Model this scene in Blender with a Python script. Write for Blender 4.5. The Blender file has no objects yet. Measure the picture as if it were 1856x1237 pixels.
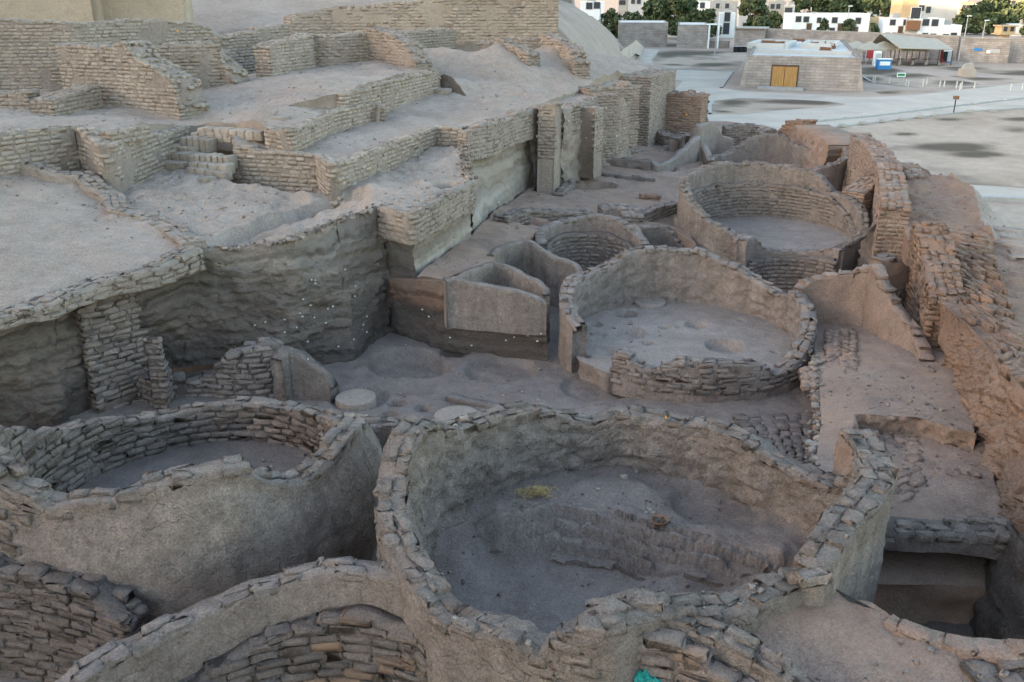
import bpy, math, random
import numpy as np
from mathutils.geometry import delaunay_2d_cdt
from mathutils import Vector
R_ = math.radians
S = bpy.context.scene
COL = S.collection
rng = np.random.default_rng(7)
random.seed(7)

# ------------------------------------------------------------------ camera, sky, sun, exposure
F, CU, CV, CH = 1650.0, 928.0, 618.5, 11.0
PIT = math.atan(638.0 / F)
cp, sp = math.cos(PIT), math.sin(PIT)
cam = bpy.data.cameras.new('camera'); cam_o = bpy.data.objects.new('camera', cam); COL.objects.link(cam_o)
cam.sensor_width = 36; cam.sensor_fit = 'HORIZONTAL'; cam.lens = 36 * F / 1856
cam.clip_start = 0.1; cam.clip_end = 6000
cam_o.location = (0, 0, CH); cam_o.rotation_euler = (math.pi / 2 - PIT, 0, 0)
S.camera = cam_o
SUN_EL, SUN_AZ = 7.0, (-0.95, -0.30)          # low evening sun from the left, behind the tell
world = bpy.data.worlds.new('World'); S.world = world; world.use_nodes = True
wn = world.node_tree.nodes; wl = world.node_tree.links
bgn = wn['Background']; sky = wn.new('ShaderNodeTexSky'); sky.sky_type = 'NISHITA'; sky.sun_disc = False
sky.sun_elevation = R_(SUN_EL); sky.sun_rotation = math.atan2(SUN_AZ[0], SUN_AZ[1])
sky.air_density = 1.0; sky.dust_density = 1.7; sky.ozone_density = 1.0
wl.new(sky.outputs[0], bgn.inputs[0]); bgn.inputs[1].default_value = 0.15
sun = bpy.data.lights.new('sun', 'SUN'); sun.energy = 2.3; sun.angle = R_(0.5); sun.color = (1.0, 0.72, 0.45)
sun_o = bpy.data.objects.new('sun', sun); COL.objects.link(sun_o)
_sd = Vector((SUN_AZ[0] * math.cos(R_(SUN_EL)), SUN_AZ[1] * math.cos(R_(SUN_EL)), math.sin(R_(SUN_EL))))
sun_o.rotation_euler = _sd.to_track_quat('Z', 'Y').to_euler(); sun_o.location = (-60, -20, 60)
S.view_settings.view_transform = 'Standard'; S.view_settings.look = 'None'
S.view_settings.exposure = 3.05; S.view_settings.gamma = 1.0; S.view_settings.use_curve_mapping = False
S.cycles.max_bounces = 5; S.cycles.diffuse_bounces = 3; S.cycles.use_denoising = True

# ------------------------------------------------------------------ geometry helpers
def ray(u, v):
    a = (u - CU) / F; b = -(v - CV) / F
    return np.array([a, cp + b * sp, -sp + b * cp])
def P(u, v, z):
    d = ray(u, v); t = (z - CH) / d[2]
    return np.array([d[0] * t, d[1] * t, z])
def PY(u, v, y):
    d = ray(u, v); t = y / d[1]
    return np.array([d[0] * t, y, CH + d[2] * t])
def pt(p):
    if p[0] == 'w': return np.array(p[1:4], float)
    if p[0] == 'y': return PY(p[1], p[2], p[3])
    return P(*p[:3])
def pts3(ps): return np.array([pt(p) for p in ps])

def _h(ix, iy, iz):
    n = (ix * 374761393 + iy * 668265263 + iz * 2147483647 + 1013904223) & 0xffffffff
    n = ((n ^ (n >> 13)) * 1274126177) & 0xffffffff
    n = (n ^ (n >> 16))
    return (n & 0xffff) / 32767.5 - 1.0
def vn(p):
    i = np.floor(p).astype(np.int64); f = p - i; w = f * f * (3 - 2 * f); o = 0
    for dx in (0, 1):
        wx = w[:, 0] if dx else 1 - w[:, 0]
        for dy in (0, 1):
            wy = w[:, 1] if dy else 1 - w[:, 1]
            for dz in (0, 1):
                wz = w[:, 2] if dz else 1 - w[:, 2]
                o = o + wx * wy * wz * _h(i[:, 0] + dx, i[:, 1] + dy, i[:, 2] + dz)
    return o
def fbm(p, freq, oct=3, gain=.5):
    o = 0; a = 1.0
    p = np.asarray(p, float) * freq
    for k in range(oct):
        o = o + a * vn(p + 17.3 * k); p = p * 2.03; a *= gain
    return o

class MB:
    def __init__(s): s.v = []; s.q = []; s.t = []; s.tint = []; s.red = []; s.n = 0
    def add(s, v, q=None, t=None, tint=0.0, red=0.0):
        v = np.asarray(v, float).reshape(-1, 3); n = len(v)
        s.v.append(v)
        if q is not None and len(q): s.q.append(np.asarray(q, np.int64).reshape(-1, 4) + s.n)
        if t is not None and len(t): s.t.append(np.asarray(t, np.int64).reshape(-1, 3) + s.n)
        s.tint.append(np.broadcast_to(np.asarray(tint, float), (n,))); s.red.append(np.broadcast_to(np.asarray(red, float), (n,)))
        s.n += n
    def box(s, c, d, rot=0.0, **k):
        v = (np.array([[x, y, z] for z in (-1, 1) for y in (-1, 1) for x in (-1, 1)], float) * np.array(d) / 2)
        ca, sa = math.cos(rot), math.sin(rot)
        v = np.stack([v[:, 0] * ca - v[:, 1] * sa, v[:, 0] * sa + v[:, 1] * ca, v[:, 2]], 1) + np.array(c)
        s.add(v, [[0, 2, 3, 1], [4, 5, 7, 6], [0, 1, 5, 4], [2, 6, 7, 3], [1, 3, 7, 5], [0, 4, 6, 2]], **k)
    def prism(s, poly, z0, z1, **k):        # convex-ish plan polygon
        n = len(poly); v = [[p[0], p[1], z0] for p in poly] + [[p[0], p[1], z1] for p in poly]
        q = [[i, (i + 1) % n, n + (i + 1) % n, n + i] for i in range(n)]
        t = [[n, n + i, n + i + 1] for i in range(1, n - 1)] + [[0, i + 1, i] for i in range(1, n - 1)]
        s.add(v, q, t, **k)
    def tube(s, a, b, r0, r1=None, n=8, **k):
        a = np.array(a, float); b = np.array(b, float); r1 = r0 if r1 is None else r1
        d = (b - a) / max(np.linalg.norm(b - a), 1e-9)
        x = np.cross(d, [0, 0, 1.0]) if abs(d[2]) < .9 else np.cross(d, [1.0, 0, 0]); x /= np.linalg.norm(x); y = np.cross(d, x)
        an = np.linspace(0, 2 * math.pi, n, endpoint=False)
        ring = np.cos(an)[:, None] * x + np.sin(an)[:, None] * y
        v = np.vstack([a + ring * r0, b + ring * r1, a[None], b[None]])
        q = [[i, (i + 1) % n, n + (i + 1) % n, n + i] for i in range(n)]
        t = [[2 * n, (i + 1) % n, i] for i in range(n)] + [[2 * n + 1, n + i, n + (i + 1) % n] for i in range(n)]
        s.add(v, q, t, **k)
    def build(s, name, mat, parent=None, smooth=False):
        v = np.vstack(s.v)
        off = np.array(parent['_o']) if parent is not None else np.zeros(3)
        me = bpy.data.meshes.new(name)
        q = np.vstack(s.q) if s.q else np.zeros((0, 4), np.int64); t = np.vstack(s.t) if s.t else np.zeros((0, 3), np.int64)
        me.vertices.add(len(v)); me.vertices.foreach_set('co', (v - off).astype(np.float32).ravel())
        me.loops.add(q.size + t.size); me.loops.foreach_set('vertex_index', np.concatenate([q.ravel(), t.ravel()]).astype(np.int32))
        me.polygons.add(len(q) + len(t))
        me.polygons.foreach_set('loop_start', np.concatenate([np.arange(len(q)) * 4, q.size + np.arange(len(t)) * 3]).astype(np.int32))
        me.polygons.foreach_set('loop_total', np.concatenate([np.full(len(q), 4), np.full(len(t), 3)]).astype(np.int32))
        me.polygons.foreach_set('use_smooth', np.full(len(q) + len(t), smooth))
        for nm, arr in (('tint', s.tint), ('red', s.red)):
            a = me.attributes.new(nm, 'FLOAT', 'POINT'); a.data.foreach_set('value', np.concatenate(arr).astype(np.float32))
        me.update(calc_edges=True); me.validate()
        me.materials.append(mat)
        o = bpy.data.objects.new(name, me); COL.objects.link(o)
        if parent is not None: o.parent = parent
        return o

def thing(name, label, cat, loc=(0, 0, 0), group=None):
    o = bpy.data.objects.new(name, None); COL.objects.link(o); o.empty_display_size = .3
    o.location = tuple(float(x) for x in loc); o['label'] = label; o['category'] = cat; o['_o'] = [float(x) for x in loc]
    if group: o['group'] = group
    return o
def tag(o, label, cat, group=None):
    o['label'] = label; o['category'] = cat
    if group: o['group'] = group
    return o
def struct(o, kind='structure'): o['kind'] = kind; return o

# rounded brick template: 4x4 grid per face
def _template():
    c = [-1, -.72, .72, 1]; idx = {}; V = []; Q = []
    def vid(a):
        if a not in idx: idx[a] = len(V); V.append(a)
        return idx[a]
    for ax in range(3):
        for sg in (0, 3):
            for i in range(3):
                for j in range(3):
                    cs = []
                    for di, dj in ((0, 0), (1, 0), (1, 1), (0, 1)):
                        a = [0, 0, 0]; a[ax] = sg; a[(ax + 1) % 3] = i + di; a[(ax + 2) % 3] = j + dj; cs.append(vid(tuple(a)))
                    Q.append(cs if sg == 3 else cs[::-1])
    A = np.array(V); g = np.array(c)[A]; ext = (np.abs(g) == 1).sum(1)
    return g, ext, np.array(Q)
TG, TE, TQ = _template()
def bricks(mb, C, T, N, D, jit=.010, tintamp=.5, redp=0.0, pitch=None):
    """C centres (n,3); T tangents (n,2); D sizes (n,3): length, depth, height"""
    n = len(C)
    if n == 0: return
    m = len(TG)
    D = np.asarray(D, float)
    half = D[:, None, :] / 2
    v = TG[None] * half
    r = np.minimum(.030, D.min(1) * .26)[:, None, None]
    pull = np.where(TE == 3, .62, np.where(TE == 2, .34, 0))[None, :, None] * r * rng.uniform(.3, 2.3, (n, m, 1))
    out = (np.abs(TG) == 1)[None]
    v = v - np.sign(TG)[None] * out * pull
    v = v + rng.normal(0, jit, (n, m, 3))
    # overall skew of each brick
    v[..., 2] += v[..., 0] * rng.normal(0, .022, (n, 1)) + (v[..., 0] * np.asarray(pitch)[:, None] if pitch is not None else 0)
    T = np.asarray(T, float)
    x = v[..., 0:1] * T[:, None, :] + v[..., 1:2] * np.stack([-T[:, 1], T[:, 0]], 1)[:, None, :]
    w = np.concatenate([x, v[..., 2:3]], 2) + np.asarray(C)[:, None, :]
    q = (TQ[None] + (np.arange(n) * m)[:, None, None]).reshape(-1, 4)
    ti = np.repeat(rng.normal(0, tintamp, n), m); re = np.repeat((rng.random(n) < redp) * rng.uniform(.4, 1, n), m)
    mb.add(w.reshape(-1, 3), q, tint=ti, red=re)

def resample(p, step, closed=False):
    p = np.asarray(p, float)
    if closed: p = np.vstack([p, p[:1]])
    s = np.concatenate([[0], np.cumsum(np.linalg.norm(np.diff(p[:, :2], axis=0), axis=1))])
    n = max(2, int(round(s[-1] / step)) + 1); t = np.linspace(0, s[-1], n)
    o = np.stack([np.interp(t, s, p[:, k]) for k in range(p.shape[1])], 1)
    return o, t
def smooth_path(p, k=1):
    p = np.asarray(p, float)
    for _ in range(k):                     # corner cutting in plan, ends kept
        a = p[:-1] * .75 + p[1:] * .25; b = p[:-1] * .25 + p[1:] * .75
        m = np.empty((2 * len(a), p.shape[1])); m[0::2] = a; m[1::2] = b
        p = np.vstack([p[:1], m, p[-1:]])
    return p
def tangents(p):
    d = np.gradient(p[:, :2], axis=0); d /= np.maximum(np.linalg.norm(d, axis=1, keepdims=True), 1e-9)
    return d

BL, BD, BH, JT = .44, .22, .130, .020       # mud brick: length, depth, height, joint
# ------------------------------------------------------------------ the wall builder
def wall(name, label, cat, pts, zb, th=.42, L='P', R='P', mat='silo', bmat=None, cop=True, lmask=None, rmask=None, batter=0.0,
         bulge=0.0, amp=.02, group=None, smooth=0, raw=False, size=(BL, BD, BH), jag=.06, redp=0.0, copp=.84, parent=None, jit=.015, lining_top=None, st=.11):
    """pts: rim points with z top; zb base z; L / R: P plaster, B bricks, R rough; masks choose where bricks show through plaster"""
    p = np.asarray(pts, float) if raw else pts3(pts)
    zbv = np.full(len(p), zb, float) if np.isscalar(zb) else np.asarray(zb, float)
    p = np.column_stack([p, zbv])
    if smooth: p = smooth_path(p, smooth)
    bl, bd, bh = size
    if p[:, 1].mean() > 27 and size[0] == BL: bl = .37
    c, s = resample(p, st); tg = tangents(c); nm = np.stack([-tg[:, 1], tg[:, 0]], 1)
    root = parent or thing(name, label, cat, (c[:, 0].mean(), c[:, 1].mean(), c[:, 3].min()), group)
    top = c[:, 2] + jag * fbm(np.column_stack([c[:, :2], c[:, 2] * 0 + 3]), 2.2, 2)
    core_top = top - (bh * .24 if cop else 0)
    far = c[:, 1].mean() > 27; rec = .018 if far else .040; jag = jag * (1.8 if far else 1); jit = jit * (.45 if far else 1)
    hmax = (c[:, 2] - c[:, 3]).max(); m = max(3, int(hmax / st))
    mb = MB(); rows = []; n = len(c)
    nrm = []
    for side, fc in ((1, L), (-1, R)):
        for j in range(m + 1):
            t = j / m
            z = c[:, 3] + t * (core_top - c[:, 3])
            off = th / 2 * (1 + batter * (1 - t)) + bulge * (side < 0) * np.sin(math.pi * min(1, t * 1.1)) ** .8
            if fc == 'B': off = off - rec
            a = {'P': amp, 'B': .015, 'R': amp * 2.6}[fc]
            q = np.column_stack([c[:, :2] + nm * side * off, z])
            d = a * fbm(q, 2.0, 5, .58) + ({'P': .012, 'B': 0, 'R': .05}[fc]) * (fbm(q * [1, 1, 1.8] + 9, 5.0, 3, .6) - (.5 if fc == 'R' else 0) * np.abs(fbm(q + 3, 1.7, 2)))
            q[:, :2] += nm * (side * d)[:, None]
            rows.append(q)
    order = rows[:m + 1] + rows[m + 1:][::-1]      # up the left, down the right
    V = np.vstack(order); k = len(order)
    ii = np.arange(n - 1)
    Q = []
    for j in range(k - 1):
        a = j * n + ii; b = a + 1
        Q.append(np.column_stack([a, a + n, b + n, b]))
    Q = [np.vstack(Q)[:, ::-1]]
    # ends
    for e in (0, n - 1):
        for j in range(m):
            f = [order[0].shape[0] * j + e, n * (j + 1) + e, n * (k - 2 - j) + e, n * (k - 1 - j) + e]
            Q.append(np.array([f if e == 0 else f[::-1]])[:, ::-1])
    mb.add(V, np.vstack(Q), tint=0)
    mb.build('wall_core' if 'B' in (L, R) else 'plastered_wall', MAT.get(mat + '_plaster', MAT[mat]), root, smooth=True)
    bmat = bmat or mat
    zmin = c[:, 3].min()
    for side, fc, mk in ((1, L, lmask), (-1, R, rmask)):
        if fc != 'B' and mk is None: continue
        C = []; T = []; D = []
        pitch = bl + JT; nrow = int((c[:, 2].max() - zmin) / (bh + JT)) + 1
        for r in range(nrow):
            z = zmin + (r + .5) * (bh + JT)
            x = (r % 2) * pitch / 2 * rng.uniform(.7, 1.3) - rng.uniform(0, .1)
            while x < s[-1]:
                ln = bl * rng.uniform(.85, 1.1)
                header = rng.random() < .12
                if header: ln = bd
                xm = x + ln / 2; x += ln + (.034 if far else .026)
                if xm > s[-1] - .05 or xm < .05: continue
                zt = np.interp(xm, s, top); z0 = np.interp(xm, s, c[:, 3])
                if z + bh * .30 > zt or z < z0: continue
                if lining_top is not None and fc == 'B' and z > lining_top(xm): continue
                t = (z - z0) / max(zt - z0, .05)
                px = np.interp(xm, s, c[:, 0]); py = np.interp(xm, s, c[:, 1])
                tx = np.interp(xm, s, tg[:, 0]); ty = np.interp(xm, s, tg[:, 1]); l = math.hypot(tx, ty); tx /= l; ty /= l
                if mk is not None and not mk(px, py, z, xm): continue
                if mk is None and vn(np.array([[px * 1.3, py * 1.3, z * 1.6 + 5]]))[0] > (.60 if far else .66): continue
                off = th / 2 * (1 + batter * (1 - t)) + bulge * (side < 0) * math.sin(math.pi * min(1, t * 1.1)) ** .8 if t >= 0 else th / 2
                off += rng.normal(0, .010) + (.02 if fc != 'B' else 0)
                nx, ny = -ty * side, tx * side
                o = off - bd / 2 * .9
                C.append([px + nx * o, py + ny * o, z + rng.normal(0, .004)]); T.append([tx, ty]); D.append([ln, bd * .9, bh * (rng.uniform(1.0, 1.09) if far else rng.uniform(.94, 1.08))])
        if fc == 'B' and mk is None:          # bond the two ends
            for e, sg in ((0, 1), (n - 1, -1)):
                for r in range(nrow):
                    z = zmin + (r + .5) * (bh + JT)
                    if z + bh * .3 > top[e] or z < c[e, 3]: continue
                    k = max(1, int(round(th / (bl + JT)))) if r % 2 else max(1, int(round(th / (bd + JT))))
                    for q in range(k):
                        if (q + .5) / k > .5 + .5 / k * (k % 2) * (side > 0) + 1e-6 and L == 'B' and R == 'B' and side > 0: continue
                        if (q + .5) / k <= .5 + .5 / k * (k % 2) - 1e-6 and L == 'B' and R == 'B' and side < 0: continue
                        o = (q + .5) / k * th - th / 2; o = o if side > 0 and not (L == 'B' and R == 'B') else o
                        C.append([c[e, 0] + nm[e, 0] * o + tg[e, 0] * sg * bd * .38, c[e, 1] + nm[e, 1] * o + tg[e, 1] * sg * bd * .38, z + rng.normal(0, .006)])
                        T.append(nm[e]); D.append([th / k - JT * .6, bd * .9, bh * rng.uniform(.9, 1.06)])
        if C:
            b = MB(); bricks(b, np.array(C), np.array(T), None, np.array(D), redp=redp, jit=jit); b.build('brick_face', MAT[bmat], root, smooth=True)
    if cop:
        C = []; T = []; D = []; PT = []
        nr = max(1, int(round(th / (bd + .01)))); wdt = th / nr
        for r in range(nr):
            x = rng.uniform(0, .3)
            while x < s[-1] - .1:
                ln = bl * rng.uniform(.6, 1.1); xm = min(x + ln / 2, s[-1] - .02); x += ln + rng.uniform(.0, .02)
                if rng.random() > copp: continue
                tx = np.interp(xm, s, tg[:, 0]); ty = np.interp(xm, s, tg[:, 1]); l = math.hypot(tx, ty); tx /= l; ty /= l
                o = (r + .5) * wdt - th / 2
                zt = np.interp(xm, s, top) ; za = np.interp(xm - ln / 2, s, top); zc = np.interp(xm + ln / 2, s, top)
                z = zt - bh * .5 + rng.normal(0, .010)
                C.append([np.interp(xm, s, c[:, 0]) - ty * o, np.interp(xm, s, c[:, 1]) + tx * o, z])
                a = rng.normal(0, .035); ca, sa = math.cos(a), math.sin(a)
                T.append([tx * ca - ty * sa, tx * sa + ty * ca]); D.append([ln, wdt * rng.uniform(.9, 1.06), bh * rng.uniform(.85, 1.2)])
                PT.append(np.clip((zc - za) / ln, -.45, .45) * rng.uniform(.1, .7))
        if C:
            b = MB(); bricks(b, np.array(C), np.array(T), None, np.array(D), pitch=np.array(PT), redp=redp, jit=jit + .004)
            b.build('coping', MAT[bmat], root, smooth=True)
    return root

def rim(cx, cy, R, ps):
    """rim points (u,v,'f'|'n') met with the cylinder, or (azimuth,z): sorted ring of (x,y,z)"""
    o = []
    for p in ps:
        if len(p) == 2: o.append((p[0], p[1])); continue
        d = ray(p[0], p[1]); A = d[0] ** 2 + d[1] ** 2; B = -(d[0] * cx + d[1] * cy); C = cx * cx + cy * cy - R * R
        t = (-B + (1 if p[2] == 'f' else -1) * math.sqrt(max(B * B - A * C, 0))) / A
        o.append((math.degrees(math.atan2(d[1] * t - cy, d[0] * t - cx)), CH + d[2] * t))
    return o
def ring(cx, cy, R, prof, lo, hi, step=3):
    """prof list of (az,z) unwrapped into [lo,hi]"""
    pr = sorted(((a - lo) % 360 + lo, z) for a, z in prof)
    az = np.arange(lo, hi + .1, step); z = np.interp(az, [a for a, _ in pr], [q for _, q in pr])
    a = np.radians(az); rr = R + .06 * np.sin(a * 3 + R) 
    return np.column_stack([cx + rr * np.cos(a), cy + rr * np.sin(a), z])

# ------------------------------------------------------------------ ground sheets and earth sections
def gnoise(xy, amp, freq=.9):
    p = np.column_stack([xy, np.full(len(xy), 2.5)])
    return amp * fbm(p, freq, 4, .5)
def inpoly(x, y, poly):
    r = np.zeros(len(x), bool); n = len(poly); j = n - 1
    for i in range(n):
        xi, yi = poly[i][:2]; xj, yj = poly[j][:2]
        c = ((yi > y) != (yj > y)) & (x < (xj - xi) * (y - yi) / (yj - yi + 1e-12) + xi)
        r ^= c; j = i
    return r
def sheet(name, poly, mat, step=.2, inner=(), amp=.03, freq=.9, dents=(), kind='structure', skirt=None, extra=None, steps=(), parent=None, nz=None):
    B = pts3(poly); I = pts3(inner) if len(inner) else np.zeros((0, 3))
    K = np.vstack([B, I]); xy = K[:, :2]; sc = np.ptp(xy, axis=0).max() + 1e-6
    d = np.linalg.norm(xy[:, None] - xy[None], axis=2) / sc
    A = np.zeros((len(K) + 3,) * 2); A[:len(K), :len(K)] = d + np.eye(len(K)) * 1e-3
    pl = np.column_stack([np.ones(len(K)), xy / sc]); A[:len(K), len(K):] = pl; A[len(K):, :len(K)] = pl.T
    w = np.linalg.lstsq(A, np.concatenate([K[:, 2], np.zeros(3)]), rcond=None)[0]
    def zf(q):
        o = np.empty(len(q))
        for a in range(0, len(q), 20000):
            e = q[a:a + 20000]
            dd = np.linalg.norm(e[:, None] - xy[None], axis=2) / sc
            o[a:a + 20000] = dd @ w[:len(K)] + np.column_stack([np.ones(len(e)), e / sc]) @ w[len(K):]
        z = o + gnoise(q, amp, freq) + gnoise(q + 31, amp * .5, freq * 5)
        for (x, y, r, dp) in dents:
            rr = np.hypot(q[:, 0] - x, q[:, 1] - y) / r
            z = z - dp * np.clip((1.08 - rr) * 7, 0, 1)
        if extra is not None: z = z + extra(q)
        return z
    bd, _ = resample(np.column_stack([B, np.zeros(len(B))]), step, closed=True); bd = bd[:-1, :2]
    lo, hi = B[:, :2].min(0), B[:, :2].max(0)
    gx, gy = np.meshgrid(np.arange(lo[0], hi[0], step), np.arange(lo[1], hi[1], step * .9)); gx = gx + (np.arange(gx.shape[0]) % 2)[:, None] * step / 2
    g = np.column_stack([gx.ravel(), gy.ravel()]) + rng.uniform(-.22, .22, (gx.size, 2)) * step
    g = g[inpoly(g[:, 0], g[:, 1], bd)]
    if len(g) and len(bd):
        keep = np.ones(len(g), bool)
        for a in range(0, len(g), 4000):
            keep[a:a + 4000] = np.linalg.norm(g[a:a + 4000, None] - bd[None], axis=2).min(1) > step * .45
        g = g[keep]
    allp = np.vstack([bd, g]); nb = len(bd)
    r = delaunay_2d_cdt([Vector(p) for p in allp], [], [list(range(nb))], 1, 1e-5)
    v2 = np.array([[p.x, p.y] for p in r[0]]); f = np.array(r[2], dtype=np.int64)
    a = v2[f[:, 1]] - v2[f[:, 0]]; b = v2[f[:, 2]] - v2[f[:, 0]]
    f[(a[:, 0] * b[:, 1] - a[:, 1] * b[:, 0]) < 0] = f[(a[:, 0] * b[:, 1] - a[:, 1] * b[:, 0]) < 0][:, ::-1]
    mb = MB(); z = zf(v2); mb.add(np.column_stack([v2, z]), None, f)
    if skirt is None: skirt = 1.1 if name in ('earth_terrace', 'earth_mound', 'earth_bench', 'earth_slope', 'wall_top') else .5 if name == 'earth_floor' else 0
    if skirt:
        bz = zf(bd); n = len(bd); rows = []
        ctr = bd.mean(0)
        m = max(2, int(skirt / .12))
        for j in range(m + 1):
            q = np.column_stack([bd, bz - skirt * j / m])
            if 0 < j: q[:, :2] += (.09 * fbm(q, 3, 4) - .10 * min(1, j / 3))[:, None] * (bd - ctr) / np.linalg.norm(bd - ctr, axis=1, keepdims=True)
            rows.append(q)
        i = np.arange(n); Q = np.vstack([np.column_stack([j * n + i, j * n + (i + 1) % n, (j + 1) * n + (i + 1) % n, (j + 1) * n + i]) for j in range(m)])
        ar = np.sum(bd[:, 0] * np.roll(bd[:, 1], -1) - np.roll(bd[:, 0], -1) * bd[:, 1])
        mb.add(np.vstack(rows), Q if ar < 0 else Q[:, ::-1])
    o = mb.build(name, MAT[mat], parent, smooth=True)
    if parent is None: struct(o, kind)
    return o, zf

def cliff(name, top, bot, mat, step=.11, amp=.10, freq=1.5, strat=.03, kind='structure', prof=None, lump=.04, label=None, cat=None):
    A = pts3(top); B = pts3(bot)
    def par(p, n):
        s = np.concatenate([[0], np.cumsum(np.linalg.norm(np.diff(p, axis=0), axis=1))]); t = np.linspace(0, s[-1], n)
        return np.stack([np.interp(t, s, p[:, k]) for k in range(3)], 1)
    if len(A) == len(B):       # keep the control points paired
        sa = np.concatenate([[0], np.cumsum(np.linalg.norm(np.diff(A, axis=0), axis=1) + np.linalg.norm(np.diff(B, axis=0), axis=1))])
        n = max(3, int(sa[-1] / 2 / step)); t = np.linspace(0, sa[-1], n)
        A = np.stack([np.interp(t, sa, A[:, k]) for k in range(3)], 1); B = np.stack([np.interp(t, sa, B[:, k]) for k in range(3)], 1)
    else:
        n = int(max(np.linalg.norm(np.diff(A, axis=0), axis=1).sum(), np.linalg.norm(np.diff(B, axis=0), axis=1).sum()) / step) + 2
        A = par(A, n); B = par(B, n)
    h = np.linalg.norm(A - B, axis=1).max(); m = max(4, int(h / step))
    tg = tangents((A + B) / 2); nm = np.column_stack([tg[:, 1], -tg[:, 0], np.zeros(n)])     # right of travel: towards the viewer when going left to right
    rows = []
    for j in range(m + 1):
        t = j / m; q = A * (1 - t) + B * t
        e = min(1, t * 5 + .0)
        d = amp * fbm(q, freq, 5, .58) + lump * (.8 * fbm(q * [1, 1, 1.5] + 5, 7.0, 4, .7) - .5 * np.abs(fbm(q + 8, 1.9, 3))) + strat * np.sign(vn(np.column_stack([q[:, 0] * .25, q[:, 1] * .25, q[:, 2] * 9]))) * np.abs(vn(q * 3))
        if prof is not None: d = d + prof(t, np.linspace(0, 1, n))
        q = q + nm * (d * e)[:, None]
        if j == 0: q[:, 2] += .01
        rows.append(q)
    back = A - nm * .25; back[:, 2] -= .25; rows = [back] + rows; m += 1
    V = np.vstack(rows); i = np.arange(n - 1)
    Q = np.vstack([np.column_stack([j * n + i, (j + 1) * n + i, (j + 1) * n + i + 1, j * n + i + 1]) for j in range(m)])
    mb = MB(); mb.add(V, Q); o = mb.build(name, MAT[mat], smooth=True)
    if label: tag(o, label, cat)
    else: struct(o, kind)
    return o

def brickfield(quad, rows, cols, h=.13, mat='pale', name='brick_paving', label=None, cat='brickwork', drop=.08, gap=.02, parent=None, group=None, redp=0, zj=.012, under=.12):
    """bricks laid over a quad: quad = 4 points a,b,c,d ; rows run a->d, columns a->b"""
    a, b, c, d = pts3(quad); C = []; T = []; D = []; PI = []
    for r in range(rows):
        sh = rng.uniform(-.3, .3)
        for k in range(cols):
            if rng.random() < drop: continue
            u = (k + .5 + sh * .5) / cols; v = (r + .5) / rows
            if u > 1 or u < 0: continue
            p = (a * (1 - u) + b * u) * (1 - v) + (d * (1 - u) + c * u) * v
            t = (b - a) * (1 - v) + (c - d) * v; w = (d - a) * (1 - u) + (c - b) * u
            ln = np.linalg.norm(t[:2]) / cols; wd = np.linalg.norm(w[:2]) / rows
            C.append(p + [0, 0, rng.normal(0, zj) - h / 2]); T.append(t[:2] / np.linalg.norm(t[:2])); D.append([ln - gap, wd - gap, h * rng.uniform(.9, 1.1)])
            PI.append(t[2] / max(np.linalg.norm(t[:2]), .01))
    mb = MB(); bricks(mb, np.array(C), np.array(T), None, np.array(D), pitch=np.array(PI), redp=redp)
    if parent is not None: return mb.build(name, MAT[mat], parent, smooth=True)
    o = mb.build(name, MAT[mat], None, smooth=True)
    return tag(o, label, cat, group) if label else struct(o)

# ------------------------------------------------------------------ materials
MAT = {}
def newmat(name):
    m = bpy.data.materials.new(name); m.use_nodes = True; nt = m.node_tree; b = nt.nodes['Principled BSDF']
    b.inputs['Roughness'].default_value = .95; b.inputs['Specular IOR Level'].default_value = .15
    MAT[name] = m; return m, nt, b
def noise_node(nt, vec, scale, detail=5, rough=.6, dist=0):
    n = nt.nodes.new('ShaderNodeTexNoise'); n.inputs['Scale'].default_value = scale; n.inputs['Detail'].default_value = detail
    n.inputs['Roughness'].default_value = rough; n.inputs['Distortion'].default_value = dist; nt.links.new(vec, n.inputs['Vector']); return n.outputs['Fac']
def ramp(nt, fac, stops):
    r = nt.nodes.new('ShaderNodeValToRGB'); e = r.color_ramp.elements
    e[0].position = stops[0][0]; e[0].color = (*stops[0][1], 1); e[1].position = stops[-1][0]; e[1].color = (*stops[-1][1], 1)
    for p, c in stops[1:-1]: x = e.new(p); x.color = (*c, 1)
    nt.links.new(fac, r.inputs[0]); return r.outputs[0]
def mix(nt, a, b, fac, mode='MIX'):
    n = nt.nodes.new('ShaderNodeMix'); n.data_type = 'RGBA'; n.blend_type = mode
    for i, x in ((6, a), (7, b)):
        if isinstance(x, (tuple, list)): n.inputs[i].default_value = (*x, 1)
        else: nt.links.new(x, n.inputs[i])
    if isinstance(fac, float): n.inputs[0].default_value = fac
    else: nt.links.new(fac, n.inputs[0])
    return n.outputs[2]
def math_(nt, op, a, b=None, c=None, clamp=False):
    n = nt.nodes.new('ShaderNodeMath'); n.operation = op; n.use_clamp = clamp
    for i, x in enumerate((a, b, c)):
        if x is None: continue
        if isinstance(x, (int, float)): n.inputs[i].default_value = x
        else: nt.links.new(x, n.inputs[i])
    return n.outputs[0]
def pos(nt): return nt.nodes.new('ShaderNodeNewGeometry').outputs['Position']
def bump(nt, b, h, strength, dist):
    n = nt.nodes.new('ShaderNodeBump'); n.inputs['Strength'].default_value = strength; n.inputs['Distance'].default_value = dist
    nt.links.new(h, n.inputs['Height']); nt.links.new(n.outputs[0], b.inputs['Normal'])
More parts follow.
